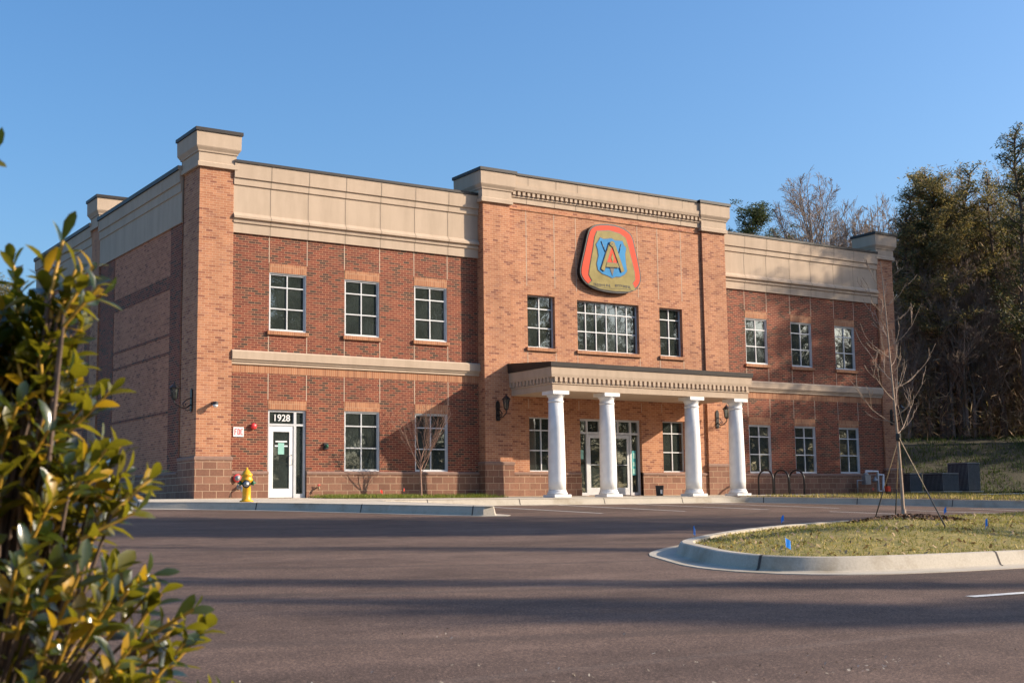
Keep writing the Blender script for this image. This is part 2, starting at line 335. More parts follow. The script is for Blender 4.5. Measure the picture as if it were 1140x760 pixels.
sheet('parking_lot', M['asphalt'], lin(-60,33,32), lin(-73,-4.714286,64)+[-3.714286,-2,4,30,60], lambda x, y: zlot(x, y))
rng = random.Random(4)
nr = np.random.default_rng(7)

def smooth_path(pts, it=2):
    for _ in range(it):
        q = [pts[0]]
        for a, b in zip(pts, pts[1:]): q += [tuple(.75*a[i]+.25*b[i] for i in range(2)), tuple(.25*a[i]+.75*b[i] for i in range(2))]
        pts = q+[pts[-1]]
    return pts
def resample(pts, step, closed=False):
    if closed: pts = list(pts)+[pts[0]]
    out = [pts[0]]; acc = 0
    for a, b in zip(pts, pts[1:]):
        L = math.dist(a, b); t = step-acc
        while t <= L: out.append((a[0]+(b[0]-a[0])*t/L, a[1]+(b[1]-a[1])*t/L)); t += step
        acc = (acc+L) % step
    if not closed: out.append(pts[-1])
    elif math.dist(out[0], out[-1]) < step*.5: out.pop()
    return out
def kerb(name, pts, zt, zb, side=1, closed=False, joint=12, start=5, gutter=.36, tw=.16):
    """side=+1: asphalt lies to the right hand of the walking direction"""
    pts = resample(pts, .25, closed); n = len(pts); rings = []
    for i, p in enumerate(pts):
        a = pts[(i-1) % n] if closed or i > 0 else p; b = pts[(i+1) % n] if closed or i < n-1 else p
        t = Vector((b[0]-a[0], b[1]-a[1])).normalized(); nx, ny = t.y*side, -t.x*side
        at = lambda d, z: (p[0]+nx*d, p[1]+ny*d, z)
        zT = zt(*p); g = zb(p[0]+nx*.1, p[1]+ny*.1); g2 = zb(p[0]+nx*gutter, p[1]+ny*gutter)
        rings.append([at(-tw, zT-.25), at(-tw, zT), at(-.035, zT+.004), at(-.012, zT-.006), at(0, zT-.03), at(.04, g+.02), at(.07, g+.006), at(gutter, g2+.008), at(gutter, g2-.1)])
    k = len(rings[0]); m = MB(); m.add([v for r in rings for v in r], [])
    for i in range(n if closed else n-1):
        i2 = (i+1) % n
        for j in range(k-1):
            q = (i*k+j, i2*k+j, i2*k+j+1, i*k+j+1)
            m.f.append(q if side > 0 else q[::-1]); m.m.append(0); m.sm.append(False)
    for i in range(start, n-2, joint):                       # sawn joints, a little proud of the kerb
        r = rings[i]; r2 = rings[i+1]; vs = []
        for j in range(1, 7):
            a, b = Vector(r[j]), Vector(r2[j]); t = (b-a).normalized()*.014
            c = Vector(r[0])+Vector((0,0,-.1)); o_ = (a-c).normalized()*.003; vs += [a-t+o_, a+t+o_]
        m.add(vs, [(2*j,2*j+1,2*j+3,2*j+2) for j in range(5)], 1)
    if not closed:
        for r, fl in ((rings[0],1),(rings[-1],0)): m.add(r, [tuple(range(k))[::-1] if fl else tuple(range(k))], 0)
    return struct(m.build(name, [M['kerb'], M['crack']]))
def poly_sheet(name, mat, pts, zf, n=None):
    import mathutils
    m = MB(); tris = mathutils.geometry.tessellate_polygon([[Vector((x,y,0)) for x,y in pts]])
    m.add([(x,y,zf(x,y)) for x,y in pts], [tuple(t) for t in tris])
    o = m.build(name, mat); me = o.data
    if me.polygons[0].normal.z < 0: me.flip_normals()
    return o
# front walk, its kerb, and the two kerbed noses at the ends of the parking row
left = smooth_path([(-9.5,4),(-6.5,.4),(-4,-2.6),(-2.2,-4.1),(-1.5,-4.6),(-.26,-5.9),(1.1,-8.6),(2.1,-10.7),(2.45,-11.35),(2.75,-11.2),(2.9,-10.4),(3.0,-8),(3.1,-5.4),(3.5,-4.35),(4.6,-4.15),(8,-4.15)])
right = smooth_path([(8,-4.15),(15,-4.15),(16.2,-4.2),(17,-5),(17.8,-6.8),(18.6,-9.1),(18.9,-11),(19.3,-12.4),(20.2,-13.2),(22,-13.6),(26,-13.5),(31,-12.5),(38,-11)])
front = left+right[1:]
kerb('kerb', front, zwalk, zlot, side=1)
walk_pts = [p for p in left+right[1:] if p[0] < 18.2 and p[1] > -9][:]
inner = lambda P: P
wp = left+[p for p in right[1:] if p[0] <= 16.3]+[(17.4,-2.6),(19,-2.3),(24,-2.2),(24,1),(-2,1),(-2,12),(-9.5,12)]
def zsw(x, y): return zwalk(x, y)-.003
# walk surface as strips so that it follows the slope break at the wall
def clip_y(pts, lo, hi):
    def clip(P, keep, cut):
        o_ = []
        for a, b in zip(P, P[1:]+P[:1]):
            if keep(a): o_.append(a)
            if keep(a) != keep(b): t = (cut-a[1])/(b[1]-a[1]); o_.append((a[0]+(b[0]-a[0])*t, cut))
        return o_
    return clip(clip(pts, lambda p: p[1] >= lo, lo), lambda p: p[1] <= hi, hi)
a_ = poly_sheet('walkway', M['concrete'], clip_y(wp, -30, 0), zsw); struct(a_)
a_ = poly_sheet('side_walkway', M['concrete'], [(-9.5,0),(-.05,0),(-.05,12),(-9.5,12)], lambda x, y: .0-.003); struct(a_)
bed = [p for p in right if p[0] > 16.3]
bed = bed+[(38,3),(29.8,3),(29.8,1),(24,.6),(24,-2.2),(19,-2.3),(17.4,-2.6)]
a_ = poly_sheet('planting_bed', M['mulch'], clip_y(bed, -30, 0), lambda x, y: zwalk(x,y)-.004); struct(a_)
a_ = poly_sheet('service_yard', M['mulch'], [(29.3,0),(48,0),(48,9),(29.3,9)], lambda x, y: .03); struct(a_)
a_ = poly_sheet('path', M['concrete'], [(27.5,-5.2),(27.8,-4.2),(33,-2.6),(46,-1.4),(46,-2.6),(33.2,-3.7)], lambda x, y: zwalk(x,y)+.03); struct(a_)
# joints across the walk
# island
isl = [(-2.6,-23.4),(-3.0,-24.2),(-3.55,-25.3),(-3.45,-26.1),(-2.6,-26.5),(0,-26.55),(6,-26.6),(16,-26.6),(19,-26.3),(19.6,-25),(19.6,-21),(18.6,-19.2),(16,-18.6),(8,-18.7),(4,-19.6),(1,-20.9),(-1.2,-22.3)]
def closed_smooth(P, it=2):
    for _ in range(it):
        q = []
        for a, b in zip(P, P[1:]+P[:1]): q += [(.75*a[0]+.25*b[0], .75*a[1]+.25*b[1]), (.25*a[0]+.75*b[0], .25*a[1]+.75*b[1])]
        P = q
    return P
isl_s = closed_smooth(isl)
zislk = lambda x, y: zlot(x,y)+.15
kerb('island_kerb', isl_s, zislk, zlot, side=-1 if False else 1, closed=True, joint=12, start=9)
def in_poly(x, y, P):
    c = False
    for (x1,y1),(x2,y2) in zip(P, P[1:]+P[:1]):
        if (y1 > y) != (y2 > y) and x < (x2-x1)*(y-y1)/(y2-y1)+x1: c = not c
    return c
def edge_dist(x, y, P):
    d = 9e9
    for (x1,y1),(x2,y2) in zip(P, P[1:]+P[:1]):
        dx, dy = x2-x1, y2-y1; t = max(0, min(1, ((x-x1)*dx+(y-y1)*dy)/(dx*dx+dy*dy+1e-12))); d = min(d, math.hypot(x-x1-t*dx, y-y1-t*dy))
    return d
def zisl(x, y):
    d = edge_dist(x, y, isl_s); h = zislk(x, y)-.03+.16*sstep(.1, 2.2, d)+.012*math.sin(2.1*x+.7*y)*min(1,d)+.01*math.sin(3.7*y-x)*min(1,d)
    return h+.06*math.exp(-((x-2.81)**2+(y+22.3)**2)/.55)
# island soil mesh on a grid clipped to the outline
m = MB(); gs = .125; idx = {}
for ix in range(int(24/gs)):
    for iy in range(int(9/gs)):
        x, y = -4+ix*gs, -27+iy*gs
        if x > 9 and (ix % 2 or iy % 2) and False: continue
        if not all(in_poly(a, b, isl_s) and edge_dist(a, b, isl_s) > .02 for a, b in ((x,y),(x+gs,y),(x+gs,y+gs),(x,y+gs))): continue
        q = []
        for px, py in ((x,y),(x+gs,y),(x+gs,y+gs),(x,y+gs)):
            k = (round(px,3), round(py,3))
            if k not in idx: idx[k] = len(m.v); m.v.append((px,py,zisl(px,py) if in_poly(px,py,isl_s) and edge_dist(px,py,isl_s) > .1 else zislk(px,py)-.035))
            q.append(idx[k])
        m.f.append(tuple(q)); m.m.append(0); m.sm.append(True)
struct(m.build('island_soil', M['turf']))
def blades(name, mat, pts, hmin, hmax, width, kind='stuff', lean=.5, parent=None):
    k = len(pts); P = np.array(pts); a = nr.random(k)*6.283; h = hmin+(hmax-hmin)*nr.random(k)**1.6; ln = lean*nr.random(k)*h; b = nr.random(k)*6.283
    wv = np.stack([np.cos(a), np.sin(a), 0*a],1)*width*(.6+.8*nr.random(k))[:,None]
    tip = P+np.stack([np.cos(b)*ln, np.sin(b)*ln, h],1); mid = P+np.stack([np.cos(b)*ln*.35, np.sin(b)*ln*.35, h*.55],1)
    V = np.stack([P-wv, P+wv, mid+wv*.7, mid-wv*.7, tip],1).reshape(-1,3)
    i0 = np.arange(k)*5; F = [(i,i+1,i+2,i+3) for i in i0]+[(i+3,i+2,i+4) for i in i0]
    me = bpy.data.meshes.new(name); me.from_pydata(V.tolist(), [], F); me.materials.append(mat)
    o = bpy.data.objects.new(name, me); COL.objects.link(o); o['kind'] = kind; return o
def scatter_fn(n, test, x0, x1, y0, y1, zf):
    out = []
    while len(out) < n:
        x, y = x0+(x1-x0)*rng.random(), y0+(y1-y0)*rng.random()
        if test(x, y): out.append((x,y,zf(x,y)))
    return out
def pn(x, y): return math.sin(1.7*x+2.3*y)+math.sin(3.1*x-1.3*y+1)+.7*math.sin(6.3*x+4.1*y)
okI = lambda x, y: in_poly(x, y, isl_s) and edge_dist(x, y, isl_s) > .17 and (x-2.81)**2+(y+22.3)**2 > .5 and (pn(x,y) > -1.1 or rng.random() < .45)
pts = scatter_fn(30000, okI, -4, 12, -26.6, -18.6, zisl)
o = blades('grass', M['grass'], pts, .012, .055, .0045, lean=1.5); tag(o, 'patchy straw and green grass covering the kerbed parking island', 'grass', kind='stuff')
def chips(name, mat, pts, s):
    P = np.array(pts); k = len(P); V = np.zeros((k,4,3))
    a = nr.random(k)*6.28; t = (nr.random(k)-.5)*1.6; L = s*(.5+nr.random(k)); W = L*.35
    d = np.stack([np.cos(a)*np.cos(t), np.sin(a)*np.cos(t), np.sin(t)],1); e = np.stack([-np.sin(a), np.cos(a), (nr.random(k)-.5)],1)
    for j, (q, w_) in enumerate(((-1,-1),(1,-1),(1,1),(-1,1))): V[:,j] = P+d*(q*L)[:,None]+e*(w_*W)[:,None]
    V[:,:,2] += .012
    me = bpy.data.meshes.new(name); me.from_pydata(V.reshape(-1,3).tolist(), [], [(4*i,4*i+1,4*i+2,4*i+3) for i in range(k)]); me.materials.append(mat)
    o = bpy.data.objects.new(name, me); COL.objects.link(o); o['kind'] = 'stuff'; return o
okM = lambda x, y: (x-2.81)**2+(y+22.3)**2 < .75*rng.random()+.15
o = chips('mulch', M['chips'], scatter_fn(2600, okM, 1.6, 4.0, -23.4, -21.2, zisl), .028); tag(o, 'ring of brown bark mulch heaped round the staked young tree', 'mulch', kind='stuff')
o = chips('dead_leaves', M['dry'], scatter_fn(1500, lambda x, y: okI(x,y), -3.6, 8, -26.5, -19, zisl), .03); tag(o, 'fallen brown leaves scattered over the island grass', 'leaves', kind='stuff')

# painted lines
lm = MB()
def line(x0, y0, x1, y1, wd=.1):
    t = Vector((x1-x0, y1-y0)).normalized(); nx, ny = -t.y*wd/2, t.x*wd/2; k = 8
    for i in range(k):
        a, b = i/k, (i+1)/k; P = [(x0+(x1-x0)*q, y0+(y1-y0)*q) for q in (a,b)]
        vs = [(P[0][0]-nx,P[0][1]-ny),(P[1][0]-nx,P[1][1]-ny),(P[1][0]+nx,P[1][1]+ny),(P[0][0]+nx,P[0][1]+ny)]
        vs = [(x,y,zlot(x,y)+.006) for x,y in vs]
        if (Vector(vs[1])-Vector(vs[0])).cross(Vector(vs[2])-Vector(vs[1])).z < 0: vs = vs[::-1]
        lm.quad(*vs)
line(6.15,-4.7,5.75,-11.0); line(9.0,-4.7,8.6,-10.6); line(11.8,-4.7,11.6,-10.4); line(14.5,-4.7,14.4,-10.2)
line(-4.02,-28.7,1.6,-28.75); line(-4.0,-31.4,1.6,-31.4)
for x in (12,14.7,17.4): line(x,-16.6,x-.1,-12.2)
struct(lm.build('parking_stripes', M['paint_line']))

# grass strip and mulch by the wall
strip = [(3.45,-.05),(3.5,-1.3),(5,-1.9),(9.15,-1.9),(9.2,-.05)]
a_ = poly_sheet('lawn_strip', M['turf'], strip, lambda x, y: zwalk(x, y)+.006); struct(a_)
okS = lambda x, y: in_poly(x, y, strip) and (x < 6.3 or rng.random() < .4)
o = blades('lawn_grass', M['grass_green'], scatter_fn(9000, okS, 3.4, 9.3, -1.9, -.05, lambda x, y: zwalk(x, y)+.006), .03, .14, .006); tag(o, 'narrow strip of bright green grass along the brick wall', 'grass', kind='stuff')
okB = lambda x, y: in_poly(x, y, bed) and pn(x,y) > -.3 and edge_dist(x,y,bed) > .25
o = blades('bed_grass', M['grass'], scatter_fn(9000, okB, 16.5, 32, -13, 0, lambda x, y: zwalk(x,y)), .03, .12, .007); tag(o, 'thin straw coloured grass in the bed before the right wing', 'grass', kind='stuff')
okK = lambda x, y: x > 30 and 9 < s_of(x,y) < 24 and (pn(x*.4,y*.4) > -1.2)
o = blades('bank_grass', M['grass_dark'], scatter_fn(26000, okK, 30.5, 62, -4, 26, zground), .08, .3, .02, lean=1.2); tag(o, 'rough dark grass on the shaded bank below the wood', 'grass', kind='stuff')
# loose gravel crumbs on the asphalt near the camera
gp = [(-9.6+rng.gauss(0,1.1), -30.3+rng.gauss(0,.5)) for _ in range(110)]+[(-8.9+rng.gauss(0,.12), -28.6+rng.gauss(0,.12)) for _ in range(26)]+[(-7.6+rng.gauss(0,.3), -30.9+rng.gauss(0,.1)) for _ in range(60)]
o = chips('gravel_crumbs', M['kerb'], [(x,y,zlot(x,y)-.006) for x, y in gp], .007); tag(o, 'pale crumbs of gravel lying loose on the asphalt', 'gravel', kind='stuff')
# ------------------------------------------------------------------ the office building
B = thing('office_building', 'two storey red and tan brick office building with cream cornice and white columned portico', 'building', (0,0,0))
def rotY(m):                                                   # local wall facing -Y turned to face -X
    m.v = [(y,-x,z) for x,y,z in m.v]; return m
def cprof(k=.74): return [(9.38,.12*k),(9.50,.12*k),(9.53,.07*k),(9.80,.07*k),(9.80,.11*k),(9.84,.12*k),(9.92,.19*k),(9.95,.21*k),(10.36,.22*k),(10.37,.27*k),(10.47,.27*k)]
def pillar(x0, x1, y0, y1, z1=9.4, base=1.07, name='pillar'):
    m = MB(); m.box(x0,x1,y0,y1,base,z1,0)
    o = m.build(name, [M['brick_tan']], B)
    b = MB(); b.box(x0-.035,x1+.035,y0-.035,y1+.035,-.2,base,0).build('block_base', [M['block']], o)
    b = MB(); b.ring([(base-.005,.05),(base+.07,.055),(base+.1,.02)], x0, x1, y0, y1, 0).build('base_cap', [M['block_cap']], o)
    c = MB(); pr = cprof(); mats = [0]*(len(pr)-1); mats[-1] = 1; mats[-2] = 1
    c.ring(pr, x0, x1, y0, y1, 0, mats).build('capital', [M['cream'], M['bronze']], o)
    return o
pillar(0,1.02,-.08,1.25)
pillar(-.06,.9,9.4,10.3)
pillar(9.29,10.31,-.38,1.0,base=.98)
pillar(18.55,19.63,-.38,1.2,base=.98)
pillar(28.4,29.32,.27,1.2,base=.9)
JX = [2.16,3.36,4.58,5.77,6.97,8.17]; JR = [21.18,22.3,23.52,24.64,25.9,27.02]; JC = [11.0,12.12,13.0,15.64,16.53,17.6]
WW = 1.17
HL = [(2.17,3.36,0,2.53)]+[(x,x+WW,.77,2.55) for x in (4.59,6.98)]+[(x,x+WW,4.81,6.52) for x in (2.17,4.59,6.98)]
HR = [(x,x+1.1,z0,z1) for x in (21.19,23.53,25.91) for z0,z1 in ((.78,2.55),(4.81,6.52))]
HC = [(11.01,12.1,.78,2.53),(16.55,17.58,.78,2.53),(13.03,15.62,0,2.53),(11.01,12.1,4.79,6.51),(13.01,15.63,4.79,6.48),(16.55,17.58,4.79,6.48)]
def joints(m, xs, y, holes, zr, mat):
    for x in xs:
        for z0, z1 in zr:
            segs = [(z0,z1)]
            for a,b,c,d in holes:
                if a-.03 <= x <= b+.03:
                    ns = []
                    for s0,s1 in segs:
                        lo, hi = c-.13, d+.28
                        if hi <= s0 or lo >= s1: ns.append((s0,s1)); continue
                        if s0 < lo: ns.append((s0,lo))
                        if hi < s1: ns.append((hi,s1))
                    segs = ns
            for s0,s1 in segs: m.box(x-.012,x+.012,y-.004,y+.01,s0,s1,mat)
def front_wall(x0, x1, y, holes, js, brickm, zr, ztop, base=True, jm=1):
    m = MB(); m.wall_x(x0,x1,-.2,ztop,y,holes,.22,0,0)
    joints(m, js, y, holes, zr, jm)
    return m.build('brick_wall', [brickm, M['joint']], B)
wl = front_wall(1.0,9.4,0,HL,JX,M['brick_red'],[(.77,3.59),(4.19,7.58)],9.5)
wr = front_wall(19.6,28.5,.35,HR,JR,M['brick_red'],[(.77,3.6),(4.17,7.6)],9.5)
wc = front_wall(10.2,18.65,-.3,HC,JC,M['brick_tan'],[(.77,3.1),(4.25,9.3)],10.3)
def base_run(x0, x1, y, gaps, par):
    xs = [x0]+[v for g in gaps for v in g]+[x1]
    for a, b in zip(xs[::2], xs[1::2]):
        o = MB().box(a,b,y-.05,y+.1,-.2,.68,0).build('block_base', [M['block']], par)
        MB().run_x([(.675,.07),(.73,.075),(.765,.03)], a, b, y).build('base_cap', [M['block_cap']], o)
base_run(1.05,9.26,0,[(2.17,3.36)],wl); base_run(19.66,28.38,.35,[],wr); base_run(10.34,18.52,-.3,[(13.03,15.62)],wc)
# soldier band and belt course
for x0,x1,y,dz,par in ((1.02,9.29,0,0,wl),(19.63,28.4,.35,-.02,wr)):
    MB().box(x0,x1,y-.006,y+.02,3.56+dz,3.80+dz).build('soldier_band', [M['soldier']], par)
    MB().run_x([(3.79+dz,.05),(3.87+dz,.05),(3.87+dz,.085),(3.92+dz,.09),(3.93+dz,.13),(4.14+dz,.135),(4.19+dz,.09)], x0+(.0 if x0>5 else -.0), x1, y).build('belt_course', [M['cream']], par)
WP = [(7.58,.06),(7.86,.06),(7.87,.10),(7.93,.11),(7.94,.075),(7.99,.075),(8.0,.15),(8.06,.15),(8.17,.06),(8.97,.06),(8.98,.10),(9.17,.10),(9.18,.145),(9.6,.16),(9.61,.19),(9.69,.19)]
def cornice(x0, x1, y, js, par, dz=0):
    pr = [(z+dz,p) for z,p in WP]; mats = [0]*(len(pr)-3)+[1,1]; m = MB(); m.run_x(pr, x0, x1, y, mats, .35)
    for x in js:
        q = [(z,p+.004) for z,p in pr[:-2]]
        for (z0,p0),(z1,p1) in zip(q,q[1:]): m.quad((x-.009,y-p0,z0),(x+.009,y-p0,z0),(x+.009,y-p1,z1),(x-.009,y-p1,z1),2)
    m.build('cornice', [M['cream'], M['bronze'], M['cream_joint']], par)
cornice(1.02,9.29,0,JX,wl); cornice(19.63,28.4,.35,JR,wr,-.03)
# centre cornice with dentils
m = MB(); yc = -.3
pr = [(9.49,.05),(9.66,.05),(9.67,.09),(9.71,.09),(9.715,.06),(9.86,.06),(9.865,.17),(9.95,.2),(10.06,.205),(10.065,.16),(10.36,.17),(10.37,.21),(10.44,.21)]
m.run_x(pr, 10.31, 18.55, yc, [0]*(len(pr)-3)+[1,1], .4)
for i in range(43): x = 10.42+i*.19; m.box(x,x+.105,yc-.145,yc-.05,9.735,9.865,0)
for x in JC:
    q = [(z,p+.004) for z,p in pr[:4]+pr[9:11]]
    for (z0,p0),(z1,p1) in list(zip(q,q[1:]))[:3]+[(q[4],q[5])]: m.quad((x-.009,yc-p0,z0),(x+.009,yc-p0,z0),(x+.009,yc-p1,z1),(x-.009,yc-p1,z1),2)
m.build('cornice', [M['cream'], M['bronze'], M['cream_joint']], wc)
MB().run_x([(9.27,.0),(9.275,.03),(9.34,.03),(9.345,.0)], 10.31, 18.55, yc).build('brick_corbel', [M['brick_tan']], wc)
# side wall, roof, back
def side(z): return z
HS = [(-13.1,-11.3,6.5,7.85),(-15.6,-13.8,6.5,7.85),(-8.65,-7.78,0,2.1)]
m = rotY(MB().wall_x(-18,-1.2,-.2,9.5,0,HS,.2))
ws = m.build('side_wall', [M['brick_tan_shade']], B)
m = MB()
for y0,y1 in ((1.29,2.23),(9.0,9.38),(10.32,11.16),(15.93,17.67)): m.box(-.012,.02,y0,y1,.78,7.98)
m.box(-.012,.02,7.75,9.0,2.12,7.98); m.box(-.012,.02,8.66,9.0,.78,2.12)
for y0,y1 in ((2.23,7.75),): m.box(-.012,.02,y0,y1,6.17,6.58)
m.box(-.012,.02,11.16,15.93,6.1,6.45)
for y0,y1 in ((2.23,7.75),(11.16,15.93)):
    for z in (4.78,4.24,2.5): m.box(-.012,.02,y0,y1,z,z+.075)
m.build('dark_brick_band', [M['brick_red']], ws)
for ya, yb in ((1.28,7.75),(8.67,17.9)):
    o = MB().run_y([(-.2,.04),(.7,.04)],ya,yb,0).build('block_base', [M['block']], ws); MB().run_y([(.7,.06),(.75,.065),(.78,.02)],ya,yb,0).build('base_cap', [M['block_cap']], o)
SP = [(7.99,.05),(8.9,.05),(8.91,.08),(9.18,.08),(9.19,.12),(9.55,.13),(9.56,.18),(9.68,.18)]
m = MB()
for y0,y1 in ((1.25,9.4),(10.3,18)): m.run_y(SP,y0,y1,0,[0]*(len(SP)-3)+[1,1],.35)
m.build('cornice', [M['cream'], M['bronze']], ws)
MB().box(.3,29.2,.7,17.9,9.0,9.2).build('roof', [M['rubber']], B)
m = MB(); m.box(29.2,29.3,.6,18,-.2,9.6); m.box(0,29.2,17.9,18,-.2,9.6); m.build('rear_wall', [M['brick_tan']], B)
m = MB(); m.box(10.3,18.6,.0,.4,9.2,10.4); m.box(18.6,19.5,0.6,1.1,9.2,10.4); m.build('parapet_back', [M['cream']], B)
# rooms behind the glass
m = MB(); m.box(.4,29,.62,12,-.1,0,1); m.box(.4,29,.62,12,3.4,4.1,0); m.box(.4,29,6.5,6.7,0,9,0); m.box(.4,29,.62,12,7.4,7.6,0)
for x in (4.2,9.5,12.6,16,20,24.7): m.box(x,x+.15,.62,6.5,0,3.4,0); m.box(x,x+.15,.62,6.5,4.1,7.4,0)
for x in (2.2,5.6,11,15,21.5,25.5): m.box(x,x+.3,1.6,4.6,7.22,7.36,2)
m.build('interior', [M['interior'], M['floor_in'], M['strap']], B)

# windows: one of each kind, then copies
def make_window(w_, h, cols, rows, inset, liner=True, lintel=True, sill=True, name='window', fw=.042):
    m = MB(); y0 = inset
    if liner:
        for a,b,c,d in ((0,.022,0,h),(w_-.022,w_,0,h),(.022,w_-.022,0,.03),(.022,w_-.022,h-.022,h)): m.box(a,b,.012,y0+.07,c,d)
    e = .022 if liner else 0
    for a,b,c,d in ((e,e+fw,e,h-e),(w_-e-fw,w_-e,e,h-e),(e+fw,w_-e-fw,e,e+fw),(e+fw,w_-e-fw,h-e-fw,h-e)): m.box(a,b,y0,y0+.06,c,d)
    for i in range(1, cols): x = w_*i/cols; m.box(x-.018,x+.018,y0+.004,y0+.058,e+fw,h-e-fw)
    for z in rows: m.box(e+fw,w_-e-fw,y0+.002,y0+.056,z-.018,z+.018)
    o = m.build(name, [M['alu']], B)
    g = MB(); g.quad((.02,y0+.035,.02),(w_-.02,y0+.035,.02),(w_-.02,y0+.035,h-.02),(.02,y0+.035,h-.02)); g.build('pane', [M['glass']], o)
    if lintel: MB().box(-.004,w_+.004,-.008,.06,h+.002,h+.27).build('lintel', [M['soldier']], o)
    if sill: MB().box(-.06,w_+.06,-.07,.1,-.115,-.008).build('sill', [M['soldier']], o)
    return o
first = {}
def put_window(key, x, y, z, rx=0, **kw):
    if key not in first: o = first[key] = make_window(**kw)
    else: o = copy_tree(first[key], B)
    o.location = (x,y,z); o.rotation_euler = (0,0,rx); return o
rows = [.64,1.28]
for x in (2.17,4.59,6.98): put_window('upper_left', x,0,4.81, w_=WW,h=1.71,cols=2,rows=[.66,1.29],inset=.05)
for x in (4.59,6.98): put_window('lower_left', x,0,.77, w_=WW,h=1.78,cols=2,rows=[.69,1.34],inset=.05,sill=False)
for x in (21.19,23.53,25.91):
    put_window('upper_right', x,.35,4.81, w_=1.1,h=1.71,cols=2,rows=[.66,1.29],inset=.05)
    put_window('lower_right', x,.35,.78, w_=1.1,h=1.77,cols=2,rows=[.69,1.34],inset=.05,sill=False)
put_window('c1', 11.01,-.3,4.79, w_=1.09,h=1.72,cols=2,rows=[.66,1.29],inset=.13,liner=False,lintel=False)
put_window('c3', 16.55,-.3,4.79, w_=1.03,h=1.69,cols=2,rows=[.66,1.29],inset=.13,liner=False,lintel=False)
put_window('c2', 13.01,-.3,4.79, w_=2.62,h=1.69,cols=6,rows=[.66,1.29],inset=.13,liner=False,lintel=False)
put_window('d1', 11.01,-.3,.78, w_=1.09,h=1.75,cols=2,rows=[.68,1.33],inset=.13,liner=False,lintel=False,sill=False)
put_window('d3', 16.55,-.3,.78, w_=1.03,h=1.75,cols=2,rows=[.68,1.33],inset=.13,liner=False,lintel=False,sill=False)
for y in (13.1,15.6): put_window('side', 0,y,6.5,-math.pi/2, w_=1.8,h=1.35,cols=4,rows=[.9],inset=.06,lintel=False)
def text(name, body, size, mat, parent, x, y, z, bold=.0, sx=1.0):
    c = bpy.data.curves.new(name, 'FONT'); c.body = body; c.size = size; c.extrude = .003; c.offset = bold; c.space_character = 1.18 if body == 'FDC' else 1.0; c.align_x = 'CENTER'; c.align_y = 'CENTER'
    t = bpy.data.objects.new(name, c); COL.objects.link(t); bpy.context.view_layer.update()
    me = bpy.data.meshes.new_from_object(t.evaluated_get(bpy.context.evaluated_depsgraph_get())); bpy.data.objects.remove(t)
    me.name = name; me.materials.clear(); me.materials.append(mat); me.transform(Matrix.Translation((x,y,z)) @ Matrix.Rotation(math.pi/2, 4, 'X') @ Matrix.Diagonal((sx,1,1,1)))
    o = bpy.data.objects.new(name, me); COL.objects.link(o); o.parent = parent; return o
# numbered side entrance
m = MB(); y = .05
for a,b,c,d in ((2.17,2.235,0,2.53),(3.295,3.36,0,2.53),(2.235,3.295,2.465,2.53),(2.99,3.07,0,2.465),(2.235,2.99,2.07,2.13),(3.07,3.295,2.07,2.13),(3.07,3.295,0,.12)): m.box(a,b,y,y+.11,c,d)
dr = m.build('door_frame', [M['alu']], B)
g = MB(); g.quad((2.2,y+.05,2.1),(3.0,y+.05,2.1),(3.0,y+.05,2.48),(2.2,y+.05,2.48)); g.quad((3.05,y+.05,.1),(3.31,y+.05,.1),(3.31,y+.05,2.48),(3.05,y+.05,2.48)); g.build('pane', [M['glass']], dr)
MB().box(2.165,3.365,-.008,.05,2.532,2.79).build('lintel', [M['soldier']], dr)
text('house_number','1928',.27,M['white'],dr,2.62,y+.03,2.29,.003)
m = MB()
for a,b,c,d in ((2.24,2.36,.015,2.065),(2.865,2.985,.015,2.065),(2.36,2.865,.015,.27),(2.36,2.865,1.9,2.065)): m.box(a,b,y+.02,y+.07,c,d)
dl = m.build('door', [M['white']], B)
g = MB(); g.quad((2.35,y+.045,.26),(2.875,y+.045,.26),(2.875,y+.045,1.91),(2.35,y+.045,1.91)); g.build('pane', [M['glass']], dl)
m = MB(); m.tube([(2.93,y+.02,.95),(2.93,y-.04,.97),(2.93,y-.04,1.22),(2.93,y+.02,1.24)],.012); m.box(2.36,2.865,y+.05,y+.07,1.0,1.02); m.build('handle', [M['grey_metal']], dl)
m = MB(); m.box(2.44,2.80,y+.036,y+.042,1.6,1.64,0); m.box(2.42,2.82,y+.036,y+.042,1.47,1.51,0); m.box(2.52,2.71,y+.034,y+.04,1.25,1.58,1); m.build('door_notice', [M['paper'], M['sticker']], dl)
# main entrance
y = -.3+.12; m = MB()
for a,b,c,d in ((13.03,13.10,0,2.53),(15.55,15.62,0,2.53),(13.1,15.55,2.46,2.53),(13.36,13.43,0,2.46),(15.2,15.27,0,2.46),(13.1,13.36,2.03,2.1),(13.43,15.2,2.03,2.1),(15.27,15.55,2.03,2.1),(13.1,13.36,0,.1),(15.27,15.55,0,.1),(13.9,13.95,2.1,2.46),(14.68,14.73,2.1,2.46)): m.box(a,b,y,y+.1,c,d)
ef = m.build('entrance_frame', [M['alu']], B)
g = MB(); g.quad((13.05,y+.05,2.06),(15.6,y+.05,2.06),(15.6,y+.05,2.5),(13.05,y+.05,2.5)); g.quad((13.05,y+.05,.05),(13.4,y+.05,.05),(13.4,y+.05,2.06),(13.05,y+.05,2.06)); g.quad((15.22,y+.05,.05),(15.6,y+.05,.05),(15.6,y+.05,2.06),(15.22,y+.05,2.06)); g.build('pane', [M['glass']], ef)
